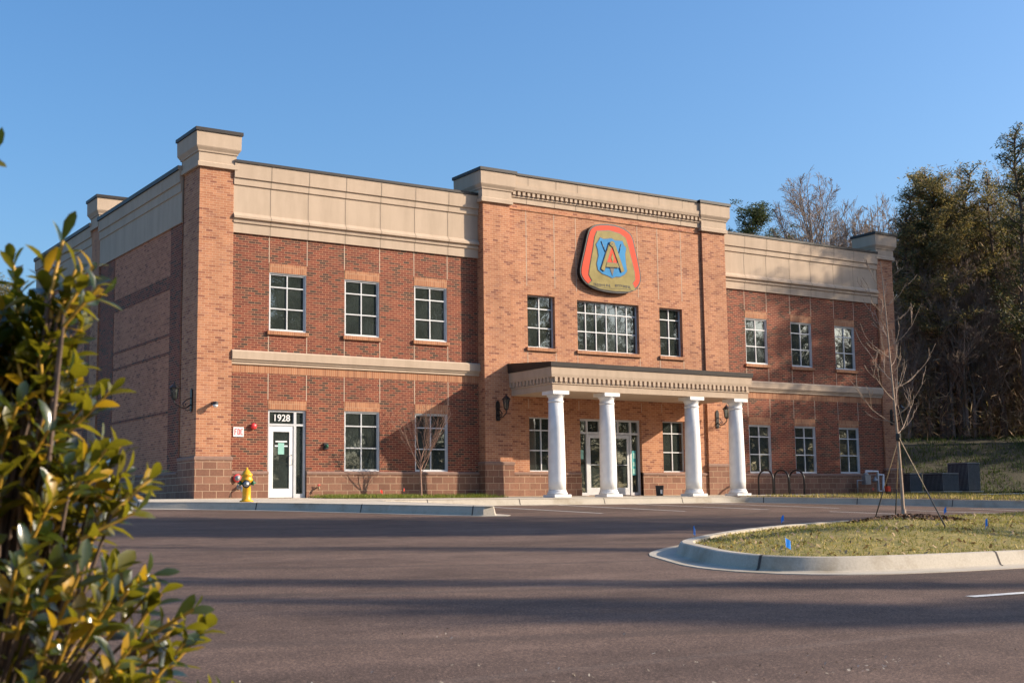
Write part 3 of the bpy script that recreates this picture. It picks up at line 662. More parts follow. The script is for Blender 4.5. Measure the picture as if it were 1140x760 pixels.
MB().box(13.13,13.26,y+.03,y+.04,1.2,1.5,0).build('window_notice', [M['sticker']], ef); m = MB(); m.box(15.3,15.46,y+.03,y+.04,.68,1.5,1); m.box(15.32,15.44,y+.025,y+.03,.72,.9,0); m.box(15.33,15.43,y+.025,y+.03,.98,1.12,0); m.box(15.34,15.45,y+.025,y+.03,1.24,1.42,0); m.build('window_notice', [M['sticker'], M['sticker_b']], ef)
for x0 in (13.435,14.325):
    m = MB(); x1 = x0+.87
    for a,b,c,d in ((x0,x0+.11,.015,2.02),(x1-.11,x1,.015,2.02),(x0+.11,x1-.11,.015,.26),(x0+.11,x1-.11,1.9,2.02)): m.box(a,b,y+.02,y+.07,c,d)
    dl = m.build('door', [M['alu']], B)
    g = MB(); g.quad((x0+.1,y+.045,.25),(x1-.1,y+.045,.25),(x1-.1,y+.045,1.91),(x0+.1,y+.045,1.91)); g.build('pane', [M['glass']], dl)
    hx = x1-.055 if x0 < 14 else x0+.055
    m = MB(); m.tube([(hx,y+.02,.9),(hx,y-.04,.92),(hx,y-.04,1.18),(hx,y+.02,1.2)],.012); m.box(x0+.11,x1-.11,y+.01,y+.03,1.0,1.03); m.build('handle', [M['grey_metal']], dl)
# side door, white
m = MB(); m.box(.06,.1,7.8,8.63,0,2.08); dl = m.build('side_door', [M['white']], B); MB().tube([(.05,8.5,1.0),(-.01,8.5,1.0),(-.01,8.38,1.0)],.012).build('handle', [M['grey_metal']], dl)
# portico
m = MB(); x0,x1,y0,y1 = 10.29,18.36,-2.66,-.31
pp = [(3.17,.0),(3.36,.0),(3.37,.03),(3.41,.03),(3.415,.01),(3.57,.01),(3.575,.07),(3.66,.09),(3.88,.1),(3.89,.13),(4.03,.14)]
for i in range(len(pp)-1):
    (za,pa),(zb,pb) = pp[i],pp[i+1]; k = 1 if i >= len(pp)-3 else 0
    A = [(x0-pa,y1,za),(x0-pa,y0-pa,za),(x1+pa,y0-pa,za),(x1+pa,y1,za)]; Bq = [(x0-pb,y1,zb),(x0-pb,y0-pb,zb),(x1+pb,y0-pb,zb),(x1+pb,y1,zb)]
    m.add(A+Bq, [(j,j+1,5+j,4+j) for j in range(3)], k)
m.quad((x0,y1,3.17),(x1,y1,3.17),(x1,y0,3.17),(x0,y0,3.17),0)
m.quad((x0-.14,y0-.14,4.03),(x1+.14,y0-.14,4.03),(x1+.14,y1,4.2),(x0-.14,y1,4.2),1)
m.add([(x0-.14,y0-.14,4.03),(x0-.14,y1,4.2),(x0-.14,y1,4.03)],[(0,1,2)],1); m.add([(x1+.14,y0-.14,4.03),(x1+.14,y1,4.03),(x1+.14,y1,4.2)],[(0,1,2)],1)
n_ = 44
for i in range(n_): x = x0+.05+i*(x1-x0-.1-.1)/(n_-1); m.box(x,x+.1,y0-.07,y0-.005,3.43,3.575,0)
for i in range(12): yy = y0+.1+i*.19; m.box(x0-.07,x0-.005,yy,yy+.1,3.43,3.575,0); m.box(x1+.005,x1+.07,yy,yy+.1,3.43,3.575,0)
po = m.build('portico_roof', [M['cream'], M['bronze']], B)
z0 = -.072
for i, x in enumerate((10.61,12.58,16.09,18.03)):
    cy = -2.36
    if i == 0:
        pr = [(.262,.2),(.268,.5),(.265,1.1),(.25,2.0),(.226,2.98)]
        sh = MB().lathe(pr, (0,0,0), 28).build('column', [M['white']], B)
        b = MB(); b.box(-.31,.31,-.31,.31,0,.085); b.lathe([(.3,.085),(.315,.11),(.315,.135),(.295,.16),(.275,.17),(.285,.19),(.28,.21),(.262,.225)],(0,0,0),28); b.build('column_base', [M['white']], sh)
        c = MB(); c.lathe([(.226,2.88),(.245,2.9),(.25,2.925),(.235,2.945),(.226,2.95),(.226,3.02),(.24,3.05),(.275,3.1),(.285,3.13)],(0,0,0),28); c.box(-.3,.3,-.3,.3,3.13,3.243); c.build('capital', [M['white']], sh)
        col0 = sh
    else: sh = copy_tree(col0, B)
    sh.location = (x,cy,z0)

# ------------------------------------------------------------------ emblem on the wall
def unit(P): return [tuple(q) for q in P]
outer = [(13.79,9.11),(14.39,9.17),(14.84,9.12),(15.15,8.99),(15.32,8.82),(15.44,8.38),(15.55,7.93),(15.64,7.49),(15.61,7.24),(15.45,7.02),(15.18,6.88),(14.77,6.8),(14.17,6.8),(13.67,6.86),(13.33,6.97),(13.09,7.19),(13.02,7.42),(13.1,7.75),(13.26,8.29),(13.4,8.79),(13.53,8.98)]
gold = [(13.77,8.85),(14.28,8.92),(14.73,8.86),(14.98,8.73),(15.08,8.47),(15.22,7.99),(15.33,7.59),(15.35,7.34),(15.23,7.19),(15.36,6.98),(15.05,6.895),(14.42,6.865),(13.82,6.9),(13.37,7.01),(13.52,7.14),(13.39,7.34),(13.44,7.62),(13.58,8.2),(13.67,8.65)]
shield = [(13.89,8.64),(14.02,8.6),(14.22,8.63),(14.35,8.66),(14.52,8.6),(14.67,8.61),(14.83,8.61),(14.9,8.47),(14.98,8.38),(14.93,8.16),(14.96,7.8),(15.0,7.6),(14.89,7.47),(14.69,7.37),(14.51,7.36),(14.36,7.3),(14.18,7.36),(13.93,7.42),(13.76,7.53),(13.72,7.73),(13.8,8.02),(13.77,8.22),(13.71,8.39),(13.81,8.53)]
def scale_poly(P, s):
    cx = sum(p[0] for p in P)/len(P); cz = sum(p[1] for p in P)/len(P); return [(cx+(x-cx)*s, cz+(z-cz)*s) for x,z in P]
def inset(P, d):                                               # moves each side inwards by d (P clockwise or not)
    a = sum(x0*z1-x1*z0 for (x0,z0),(x1,z1) in zip(P,P[1:]+P[:1])); sg = 1 if a > 0 else -1; out = []
    for i in range(len(P)):
        p0,p1,p2 = Vector(P[i-1]),Vector(P[i]),Vector(P[(i+1)%len(P)]); t1 = (p1-p0).normalized(); t2 = (p2-p1).normalized()
        n1 = Vector((-t1.y,t1.x))*sg; n2 = Vector((-t2.y,t2.x))*sg; b = n1+n2; b = b/max(.35,b.length_squared)*2; out.append(tuple(p1+b*d))
    return out
def ccw(P): 
    a = sum(x0*z1-x1*z0 for (x0,z0),(x1,z1) in zip(P,P[1:]+P[:1])); return P if a > 0 else P[::-1]
Yb, Yf = -.303, -.47
em = thing('emblem_sign', 'large wall emblem with blue shield and gold compass letter A on red and gold', 'sign', (14.3,-.3,8))
ORG[em.name] = Vector((14.3,-.3,8))
so_ = closed_smooth(ccw(outer),1); sg_ = ccw(gold)
def plate(name, P, yf, th, mat, par=em, side=None): 
    m = MB(); m.prism(ccw(P), yf, yf+th, 0, None); return m.build(name, [mat], par)
plate('backing', so_, Yf, Yf*-1+Yb, M['black'])
plate('red_border', inset(so_, .055), Yf-.012, .011, M['e_red'])
plate('gold_outline', inset(sg_, -.022), Yf-.018, .005, M['e_line'])
plate('gold_field', sg_, Yf-.026, .007, M['e_gold'])
plate('shield_outline', inset(ccw(shield), -.025), Yf-.032, .005, M['e_line'])
sh_ = plate('shield', shield, Yf-.04, .007, M['e_blue'])
def deco(name, polys, yf, mat, ol=.02):
    a = MB(); b = MB()
    for P in polys: a.prism(ccw(P), yf, yf+.005); b.prism(inset(ccw(P), -ol), yf+.006, yf+.01)
    o = a.build(name, [mat], em); b.build('outline', [M['e_line']], o)
deco('red_diamond', [[(14.36,8.42),(14.55,8.02),(14.56,7.78),(14.14,7.77),(14.15,8.02)]], Yf-.052, M['e_red'])
deco('gold_flame', [[(14.38,8.15),(14.44,7.96),(14.37,7.83),(14.31,7.98)]], Yf-.06, M['e_gold'], .004)
deco('compass_leg', [[(14.23,8.44),(14.34,8.4),(14.0,7.51),(13.88,7.57)],[(14.42,8.46),(14.51,8.41),(14.85,7.58),(14.74,7.53),(14.39,8.36)]], Yf-.07, M['e_gold'], .016)
deco('compass_bar', [[(14.12,7.8),(14.57,7.81),(14.62,7.68),(14.08,7.66)]], Yf-.082, M['e_gold'], .016)
deco('compass_hinge', [[(14.36+.1*math.cos(q*.5236),8.46+.085*math.sin(q*.5236)) for q in range(12)]], Yf-.092, M['e_gold'], .016)
MB().prism([(14.25,7.64),(14.45,7.65),(14.36,7.37)], Yf-.05, Yf-.045).build('plumb_point', [M['e_line']], em)
for a, b in (((13.91,8.52),(14.08,8.17)),((14.76,8.5),(14.66,8.18))): MB().tube([(a[0],Yf-.045,a[1]),(b[0],Yf-.045,b[1])], .014, 4).build('divider_line', [M['e_line']], em)
MB().box(14.33,14.39,Yf-.097,Yf-.093,8.43,8.49).build('hinge_pin', [M['e_line']], em)
m = MB(); x = 13.58                                           # the worn, unreadable lettering of the banner
while x < 15.15:
    if not 14.27 < x < 14.42:
        zc = 7.05-.02*math.sin((x-13.5)*4); h_ = rng.uniform(.035,.06); w_ = rng.uniform(.012,.03)
        m.box(x,x+w_,Yf-.034,Yf-.027,zc-h_,zc+h_*.6)
        if rng.random() < .6: m.box(x,x+.06,Yf-.034,Yf-.027,zc+h_*.4,zc+h_*.6)
        if rng.random() < .4: m.box(x,x+.06,Yf-.034,Yf-.027,zc-h_,zc-h_+.016)
    x += rng.uniform(.05,.075)
for x in lin(13.5,15.2,30): m.box(x,x+.05,Yf-.033,Yf-.027,6.945-.015*math.sin(x*5),6.957-.015*math.sin(x*5))
m.build('banner_lettering', [M['e_line']], em)

# ------------------------------------------------------------------ fittings on and by the wall
def lantern(label, loc, rz, reach=.46, scroll=True):
    t = thing('wall_lantern', label, 'lantern', loc, 'black lanterns on the brick piers', rz)     # local: wall at y=0, sticks out to -Y
    m = MB(); m.prism([(-.055,-.3),(.055,-.3),(.075,-.2),(.06,0),(.075,.2),(.055,.3),(0,.34),(-.055,.3),(-.075,.2),(-.06,0),(-.075,-.2)][::-1][::-1], -.03, 0); m.build('back_plate', [M['black']], t)
    m = MB(); ry = -reach
    m.tube([(0,-.02,-.1),(0,-.16,-.2),(0,-.3,-.2),(0,ry,-.08),(0,ry,.03)],.018,6)
    if scroll:
        m.tube([(0,-.02,.08),(0,-.16,.02),(0,-.26,-.08),(0,-.24,-.16),(0,-.17,-.13),(0,-.19,-.08)],.014,6); m.tube([(0,-.03,-.24),(0,-.12,-.28),(0,-.2,-.24)],.012,6)
    m.build('arm', [M['black']], t)
    b = MB(); b.lathe([(.03,.0),(.07,.03),(.075,.05)],(0,ry,0),6,0,False); b.lathe([(.15,.33),(.155,.35),(.07,.43),(.05,.45),(.02,.47),(.025,.49),(.004,.53)],(0,ry,0),6,0,False)
    for j in range(6):
        q = 2*math.pi*j/6; b.tube([(.072*math.cos(q),ry+.072*math.sin(q),.05),(.115*math.cos(q),ry+.115*math.sin(q),.335)],.009,4)
    o = b.build('lamp_cage', [M['black']], t)
    MB().lathe([(.06,.052),(.1,.33)],(0,ry,0),6,0,False).build('lamp_glass', [M['glass']], o)
    MB().lathe([(.025,.06),(.03,.1),(.028,.22),(.008,.25)],(0,ry,0),8).build('bulb', [M['amber']], o)
    return t
l0 = lantern('black wall lantern on a scroll arm on the shaded left side wall', (-.01,.25,2.72), -math.pi/2, .5)
dup(l0, (9.76,-.38,2.66), 0, 1, 'black wall lantern on the tan pilaster left of the portico')
dup(l0, (18.99,-.38,2.63), 0, 1, 'black wall lantern seen between the two right hand white columns')
dup(l0, (28.84,.27,3.0), 0, 1, 'black wall lantern on the end pier behind the staked young tree')
t = thing('fire_connection_sign', 'small white sign with red letters FDC on the red brick', 'sign', (14.26-13,0,0)); ORG[t.name] = Vector((1.26,0,0))
MB().box(1.12,1.43,-.02,-.002,1.73,2.0).build('sign_plate', [M['white']], t)
m = MB(); w_, h_, s_ = .07, .17, .021                          # F D C as plain painted strokes
def stroke(x, z, a, b): m.box(1.155+x, 1.155+x+a, -.024, -.0205, 1.78+z, 1.78+z+b)
stroke(0,0,s_,h_); stroke(s_,h_-s_,w_-s_,s_); stroke(s_,h_*.48,w_*.55,s_)
stroke(.09,0,s_,h_); stroke(.09+s_,h_-s_,w_-2*s_,s_); stroke(.09+s_,0,w_-2*s_,s_); stroke(.09+w_-s_,s_*.6,s_,h_-s_*1.2)
stroke(.18,s_*.6,s_,h_-s_*1.2); stroke(.18+s_,h_-s_,w_-s_,s_); stroke(.18+s_,0,w_-s_,s_)
m.build('sign_lettering', [M['red']], t)
t = thing('alarm_bell', 'round red fire alarm bell on the brick beside the white sign', 'alarm', (1.71,0,2.03))
m = MB(); m.lathe([(.05,0),(.05,.05)],(0,0,0),12); m.v = [(x,-z,y) for x,y,z in m.v]; m.build('bell_mount', [M['black']], t)
m = MB(); m.lathe([(.085,.04),(.095,.055),(.09,.08),(.055,.1),(.005,.108)],(0,0,0),16); m.v = [(x,-z,y) for x,y,z in m.v]; m.build('bell_dome', [M['red']], t)
t = thing('security_camera', 'small white dome camera sticking out of the tan corner pier', 'camera', (.48,-.08,2.64))
m = MB(); m.tube([(0,0,0),(0,-.12,0),(0,-.16,-.03)],.05,10); m.lathe([(.075,-.02),(.08,0),(.08,.05),(.03,.07)],(0,-.2,-.03),14); m.build('camera_body', [M['rubber']], t)
m = MB(); m.lathe([(.005,-.1),(.045,-.085),(.07,-.05),(.075,-.02)],(0,-.2,-.03),14); m.build('camera_dome', [M['white']], t)
t = thing('siren_strobe', 'small dark wall strobe on the brick right of the numbered door', 'strobe', (3.98,0,1.5))
MB().box(-.07,.07,-.06,0,-.09,.09).build('strobe_box', [M['rubber']], t)
m = MB(); m.lathe([(.045,.06),(.05,.1),(.03,.14),(.005,.15)],(0,0,.0),12); m.v = [(x,-z,y) for x,y,z in m.v]; m.build('strobe_lens', [M['green_paint']], t)
t = thing('fire_inlet', 'red rimmed fire department inlet low on the block wall behind the hydrant', 'fire inlet', (1.2,-.05,.56))
m = MB(); m.lathe([(.085,0),(.085,.05)],(0,0,0),16); m.v = [(x,-z,y) for x,y,z in m.v]; m.build('wall_plate', [M['grey_metal']], t)
m = MB(); m.lathe([(.09,.05),(.115,.07),(.115,.12),(.085,.125)],(0,0,0),20); m.v = [(x,-z,y) for x,y,z in m.v]; o = m.build('swivel_ring', [M['red']], t)
m = MB(); m.lathe([(.08,.12),(.08,.135),(.03,.14),(.03,.16)],(0,0,0),14); m.v = [(x,-z,y) for x,y,z in m.v]; m.build('plug', [M['grey_metal']], o)
t = thing('drain_pipe', 'short bent metal drain pipe on the block base behind the hydrant', 'pipe', (1.3,-.05,.3))
MB().tube([(0,0,.02),(0,-.12,.02),(0,-.2,-.02),(0,-.22,-.12)],.045,10).build('pipe', [M['chrome']], t)
MB().tube([(0,0,.02),(0,-.015,.02)],.08,14).build('flange', [M['grey_metal']], t)
t = thing('hose_bib', 'small brass tap on the block base right of the numbered door', 'tap', (3.7,-.05,.3))
MB().tube([(0,0,0),(0,-.1,0),(0,-.13,-.03),(0,-.13,-.08)],.025,8).build('spout', [M['strap']], t); MB().tube([(0,-.09,.02),(0,-.09,.07)],.012,6).tube([(-.05,-.09,.075),(.05,-.09,.075)],.012,6).build('handle', [M['red']], t)
# hydrant
t = thing('fire_hydrant', 'yellow fire hydrant with a dark front cap by the corner pier', 'hydrant', (-.35,-4.65,-.14), None, R(-25))
m = MB(); m.lathe([(.17,0),(.17,.03),(.12,.04),(.115,.07),(.105,.1),(.1,.46),(.125,.47),(.13,.5),(.15,.51),(.15,.55),(.13,.57),(.125,.63),(.14,.64),(.14,.67),(.115,.69),(.075,.75),(.04,.785),(.03,.79),(.03,.83),(.005,.84)],(0,0,0),20); m.build('barrel', [M['yellow']], t)
m = MB(); m.lathe([(.085,.08),(.085,.15),(.098,.155),(.098,.185),(.07,.19)],(0,0,0),18); m.v = [(x,-z,y+.43) for x,y,z in m.v]; o = m.build('front_cap', [M['rubber']], t)
m = MB(); m.lathe([(.068,.186),(.066,.196),(.022,.2),(.022,.225)],(0,0,0),14); m.v = [(x,-z,y+.43) for x,y,z in m.v]; m.build('cap_nut', [M['grey_metal']], o)
for sg in (-1,1):
    m = MB(); m.lathe([(.05,.08),(.05,.14),(.065,.145),(.065,.18),(.02,.185),(.02,.22)],(0,0,0),12); m.v = [(z*sg,x,y+.46) for x,y,z in m.v]; m.build('side_cap', [M['green_paint']], t)
# litter bin by the wall
t = thing('waste_bin', 'low black waste bin with a white liner against the wall right of the entrance', 'bin', (15.95,-.78,-.025))
m = MB(); m.lathe([(.15,0),(.18,.3),(.19,.34),(.165,.34),(.15,.06)],(0,0,0),4,0,False); m.build('bin_body', [M['rubber']], t); MB().box(-.1,-.02,-.16,-.145,.06,.2).build('liner', [M['paper']], t)
# bicycle hoops
def hoop(lbl, loc):
    t = thing('bike_rack', lbl, 'bike rack', loc, 'black bicycle hoops on the walk')
    pts = [(0,-.36,0),(0,-.36,.55)]+[(0,-.36*math.cos(q),.55+.33*math.sin(q)) for q in lin(.2,2.94,12)]+[(0,.36,.55),(0,.36,0)]
    MB().tube(pts,.033,10).build('hoop', [M['black']], t)
    for y_ in (-.36,.36): MB().lathe([(.075,0),(.075,.012),(.04,.02)],(0,y_,0),12).build('foot_plate', [M['black']], t)
    return t
h0 = hoop('black bicycle hoop nearest the right hand white column', (20.44,-1.2,-.035))
dup(h0, (21.2,-1.2,-.035), 0, 1, 'middle one of the three black bicycle hoops'); dup(h0, (21.96,-1.2,-.035), 0, 1, 'black bicycle hoop farthest from the white columns')
# gas meter set
t = thing('gas_meter', 'grey gas meter with white pipe loop at the right end of the wall', 'meter', (27.1,-.05,0))
m = MB(); m.box(-.55,-.25,-.25,-.05,.35,.7); m.lathe([(.1,.7),(.1,.76),(.04,.8)],(-.4,-.15,0),10); m.build('meter_body', [M['grey_metal']], t)
m = MB(); m.tube([(-.4,-.15,.75),(-.4,-.15,.85),(.25,-.15,.85),(.25,-.15,.1),(.55,-.15,.1),(.55,-.15,.72),(.3,-.15,.72)],.05,8); m.build('pipe_loop', [M['pvc']], t)
m = MB(); m.lathe([(.1,0),(.12,.06),(.05,.12),(.03,.2)],(.05,-.2,.45),10); m.tube([(-.55,-.15,.5),(-.9,-.15,.5),(-.9,-.15,.0)],.03,6); m.build('regulator', [M['grey_metal']], t)
MB().box(.62,.78,-.3,-.12,.08,.28).build('red_cap', [M['red_flag']], t)
# air conditioners
def condenser(lbl, loc, w_, d, h, rz):
    t = thing('air_conditioner', lbl, 'air conditioner', loc, 'dark grey condenser units behind the building end', rz)
    m = MB(); m.box(-w_/2,w_/2,-d/2,d/2,.06,h-.05); m.build('casing', [M['casing']], t)
    m = MB()
    k = int(w_/.06)
    for i in range(k+1): x = -w_/2+w_*i/k; m.box(x-.008,x+.008,-d/2-.014,-d/2-.002,.1,h-.08); m.box(x-.008,x+.008,d/2+.002,d/2+.014,.1,h-.08)
    k = int(d/.06)
    for i in range(k+1): y = -d/2+d*i/k; m.box(-w_/2-.014,-w_/2-.002,y-.008,y+.008,.1,h-.08); m.box(w_/2+.002,w_/2+.014,y-.008,y+.008,.1,h-.08)
    m.build('grille', [M['grey_dark']], t)
    MB().box(-w_/2-.02,w_/2+.02,-d/2-.02,d/2+.02,h-.05,h).build('lid', [M['grey_dark']], t)
    MB().box(-w_/2-.1,w_/2+.1,-d/2-.1,d/2+.1,-.1,.06).build('pad', [M['concrete']], t)
    return t
M['casing'] = plain('condenser casing', (.05,.048,.045), .6); M['grey_dark'] = plain('dark grey casing', (.3,.3,.3), .5, .2)
condenser('tall dark condenser unit in front of the grass bank', (35.7,2.3,.05), .95,.95,1.28, R(8))
condenser('low wide condenser unit left of the tall one', (33.9,2.1,.05), 1.1,.95,.82, R(4))
condenser('low condenser unit half hidden by the staked young tree', (32.4,2.6,.05), .8,.8,.82, R(4))
condenser('low condenser unit tucked against the end of the building', (30.9,2.9,.05), .8,.8,.8, R(2))
# marker flags
def flag(name, lbl, cat, loc, mat, grp, rz, h=.16):
    t = thing(name, lbl, cat, loc, grp, rz)
    MB().tube([(0,0,-.03),(.005,0,h*.5),(0,0,h+.04)],.003,4).build('wire', [M['wire']], t)
    m = MB(); vs = []; k = 5
    for i in range(k): 
        x = i*.019; y = .014*math.sin(i*1.3); z = -i*.012
        vs += [(x,y,h-.055+z),(x,y,h+.035+z)]
    m.add(vs, [(2*i,2*i+2,2*i+3,2*i+1) for i in range(k-1)], 0, True); m.build('flag', [mat], t); return t
for lbl, x, y, rz in (('blue marker flag at the curved left tip of the island',-1.9,-22.98,.9),('blue marker flag on the near edge of the island above the shaded kerb',-3.1,-25.75,.2),('low blue marker flag at the back edge of the island',2.5,-20.1,1.6),('blue marker flag on the island right of the tree guy strap',1.0,-25.1,1.2),('blue marker flag farthest back at the right behind the tree',6.1,-20.4,1.4)):
    flag('marker_flag', lbl, 'flag', (x,y,(zisl(x,y) if in_poly(x,y,isl_s) else zlot(x,y)+.1)), M['blue_flag'], 'blue marker flags on the island', rz)
flag('marker_flag','red marker flag in the grass strip nearest the numbered door','flag',(5.0,-1.5,.02),M['red_flag'],'red marker flags along the wall',.2,.16)
flag('marker_flag','red marker flag just left of the small bare tree by the wall','flag',(6.15,-.8,.05),M['red_flag'],'red marker flags along the wall',1.0,.2)
flag('marker_flag','red marker flag in the bed at the right end of the building','flag',(25.9,-1.2,.0),M['red_flag'],'red marker flags along the wall',.4,.2)
flag('marker_flag','green marker flag at the bottom edge near the shrub','flag',(-10.6,-30.9,zlot(0,-30.9)-.12),M['green_flag'],None,.5,.12)
# ------------------------------------------------------------------ trees
def jit(v, a): return Vector((v.x+rng.gauss(0,a), v.y+rng.gauss(0,a), v.z+rng.gauss(0,a)))
def grow(m, p, d, L, r, lvl, maxl, cfg, tips=None):
    k = cfg['seg'][min(lvl, len(cfg['seg'])-1)]; pts = [p]; rad = [r]; q = p; dd = d.normalized()
    for i in range(k):
        dd = (jit(dd, cfg.get('wob0', cfg['wob']) if lvl == 0 else cfg['wob'])+Vector((0,0,cfg['up']))).normalized(); q = q+dd*(L/k); pts.append(q); rad.append(max(cfg['rmin'], r*(1-(i+1)/k*(1-cfg['taper']))))
    m.tube(pts, rad, 7 if lvl == 0 else (5 if lvl == 1 else 3), 0 if lvl < 2 else 1, False)
    if tips is not None and lvl >= maxl-1: tips.append((pts[-1], dd))
    if lvl >= maxl: return
    n = cfg['kids'][lvl]; n = max(1, int(n*rng.uniform(.8,1.2)))
    for i in range(n):
        tt = cfg['start'][min(lvl,len(cfg['start'])-1)]; tt = tt+(1-tt)*(i+rng.random())/n; j = min(int(tt*k), k-1); fr_ = tt*k-j
        b = pts[j].lerp(pts[j+1], fr_); t = (pts[j+1]-pts[j]).normalized()
        o_ = t.orthogonal().normalized(); o_.rotate(Matrix.Rotation(rng.random()*6.283, 3, t)); a = R(rng.uniform(*cfg['ang']))
        nd = t*math.cos(a)+o_*math.sin(a)
        ll = L*cfg['len'][lvl]*rng.uniform(.65,1.1)*(1-.45*tt if lvl == 0 else 1-.3*tt)
        grow(m, b, nd, ll, max(cfg['rmin'], (rad[j]*(1-fr_)+rad[j+1]*fr_)*cfg['rk']), lvl+1, maxl, cfg, tips)
def leaf_quads(name, mats, centres, parent, L, W, per, spread, flat=.5, droop=0, split=1.0):
    C = np.repeat(np.array(centres), per, 0); k = len(C); C = C+nr.normal(0,1,(k,3))*np.array([spread,spread,spread*flat])
    a = nr.random(k)*6.283; e = (nr.random(k)-.5)*1.8-droop
    d = np.stack([np.cos(a)*np.cos(e), np.sin(a)*np.cos(e), np.sin(e)],1); s_ = np.cross(d, nr.normal(0,1,(k,3))); s_ /= np.linalg.norm(s_,axis=1)[:,None]+1e-9
    l = (L*(.6+.8*nr.random(k)))[:,None]; w_ = (W*(.6+.8*nr.random(k)))[:,None]
    V = np.stack([C-d*l, C+s_*w_, C+d*l, C-s_*w_],1).reshape(-1,3)
    me = bpy.data.meshes.new(name); me.from_pydata(V.tolist(), [], [(4*i,4*i+1,4*i+2,4*i+3) for i in range(k)])
    for m_ in mats: me.materials.append(m_)
    if len(mats) > 1: me.polygons.foreach_set('material_index', (nr.random(k) > split).astype(int).tolist())
    me.update(); o = bpy.data.objects.new(name, me); COL.objects.link(o); o.parent = parent; return o
def bare_tree(label, loc, H, seed, cfg=None, r=None, mats=None, group=None, maxl=3, trunk=.55, cat='tree', lean=(0,0), name='bare_tree'):
    rng.seed(seed); c = dict(seg=[8,6,4,3], wob=.10, up=.10, rmin=.006, taper=.35, kids=[16,8,6], start=[.3,.2,.15], ang=(25,55), len=[.55,.5,.45], rk=.55); c.update(cfg or {})
    t = thing(name, label, cat, loc, group); m = MB()
    grow(m, Vector((0,0,-.1)), Vector((lean[0],lean[1],1)), H*trunk if maxl > 0 else H, r or H*.013, 0, maxl, c)
    # extents: rescale to the wanted height
    zz = max(v[2] for v in m.v); s_ = H/zz; m.v = [(x*s_,y*s_,z*s_) for x,y,z in m.v]
    tr_ = MB(); br = MB()
    for f_, mt, sm in zip(m.f, m.m, m.sm): (tr_ if mt == 0 else br).f.append(f_); (tr_ if mt == 0 else br).m.append(0); (tr_ if mt == 0 else br).sm.append(True)
    tr_.v = m.v; br.v = m.v; mats = mats or [M['bark'], M['bark_twig']]
    for mb_ in (tr_, br):
        used = sorted({i for q in mb_.f for i in q}); mp = {i:j for j,i in enumerate(used)}; mb_.v = [mb_.v[i] for i in used]; mb_.f = [tuple(mp[i] for i in q) for q in mb_.f]
    tr_.build('trunk', [mats[0]], t); br.build('twigs', [mats[1]], t); return t
def oval_tree(label, loc, H, seed, width, group=None, r=None, low=.22, limbs=13, name='bare_tree', fork=(14,40)):
    """bare tree whose limbs run out to an oval crown"""
    rng.seed(seed); t = thing(name, label, 'tree', loc, group); m = MB(); tw = MB(); r = r or H*.011
    cz, az, ax = H*.6, H*.4, width/2
    def inside(p): return (p.x**2+p.y**2)/(ax*ax)+((p.z-cz)/az)**2 < 1
    def walk(p, d, L, n, up, wob):
        P = [p]; q = p; dd = d.normalized()
        for i in range(n):
            dd = (jit(dd,wob)+Vector((0,0,up))).normalized(); q = q+dd*L/n
            if i > 1 and not inside(q): break
            P.append(q)
        return P
    T = [Vector((0,0,-.2))]; dd0 = Vector((0,0,1))
    for i in range(16): dd0 = (jit(dd0,.025)+Vector((0,0,.08))).normalized(); T.append(T[-1]+dd0*H/16.2)
    k = len(T); m.tube(T, [max(.012, r*(1-.95*i/16)) for i in range(k)], 7, 0, False)
    def sub(P, r0, lvl):
        k = len(P)-1; tot = (P[-1]-P[0]).length
        if lvl > 2 or k < 1: return
        cnt = (12, 8, 4)[lvl]
        for i in range(cnt):
            u = .15+.85*(i+rng.random())/cnt; j = min(int(u*k), k-1); p = P[j].lerp(P[j+1], u*k-j); tdir = (P[j+1]-P[j]).normalized()
            o_ = tdir.orthogonal().normalized(); o_.rotate(Matrix.Rotation(rng.random()*6.28,3,tdir)); a = R(rng.uniform(22,48)); rr2 = max(.008, r0*(1-.75*u)*.5)
            Q = walk(p, tdir*math.cos(a)+o_*math.sin(a), tot*(.52,.5,.55)[lvl]*rng.uniform(.6,1.15)*(1.15-.5*u), (6,5,4)[lvl], .025, .045)
            if len(Q) > 1: tw.tube(Q, [max(.0095, rr2*(1-.75*x/len(Q))) for x in range(len(Q))], 3, 0, False); sub(Q, rr2, lvl+1)
    for i in range(limbs):
        u = low+(.72-low)*(i+rng.random())/limbs; j = min(int(u*16), k-2); p = T[j].lerp(T[j+1], min(1,max(0,u*16-j))); a = i*2.4+rng.uniform(-.5,.5); b = R(rng.uniform(*fork))
        P = walk(p, Vector((math.cos(a)*math.sin(b), math.sin(a)*math.sin(b), math.cos(b))), H*.75, 12, .02, .045)
        if len(P) > 2: r0 = r*(.62-.45*u); m.tube(P, [max(.01, r0*(1-.85*x/len(P))) for x in range(len(P))], 5, 0, False); sub(P, r0, 0)
    sub(T[k*2//3:], r*.3, 1)
    m.build('trunk', [M['bark']], t); tw.build('twigs', [M['bark_twig']], t); return t
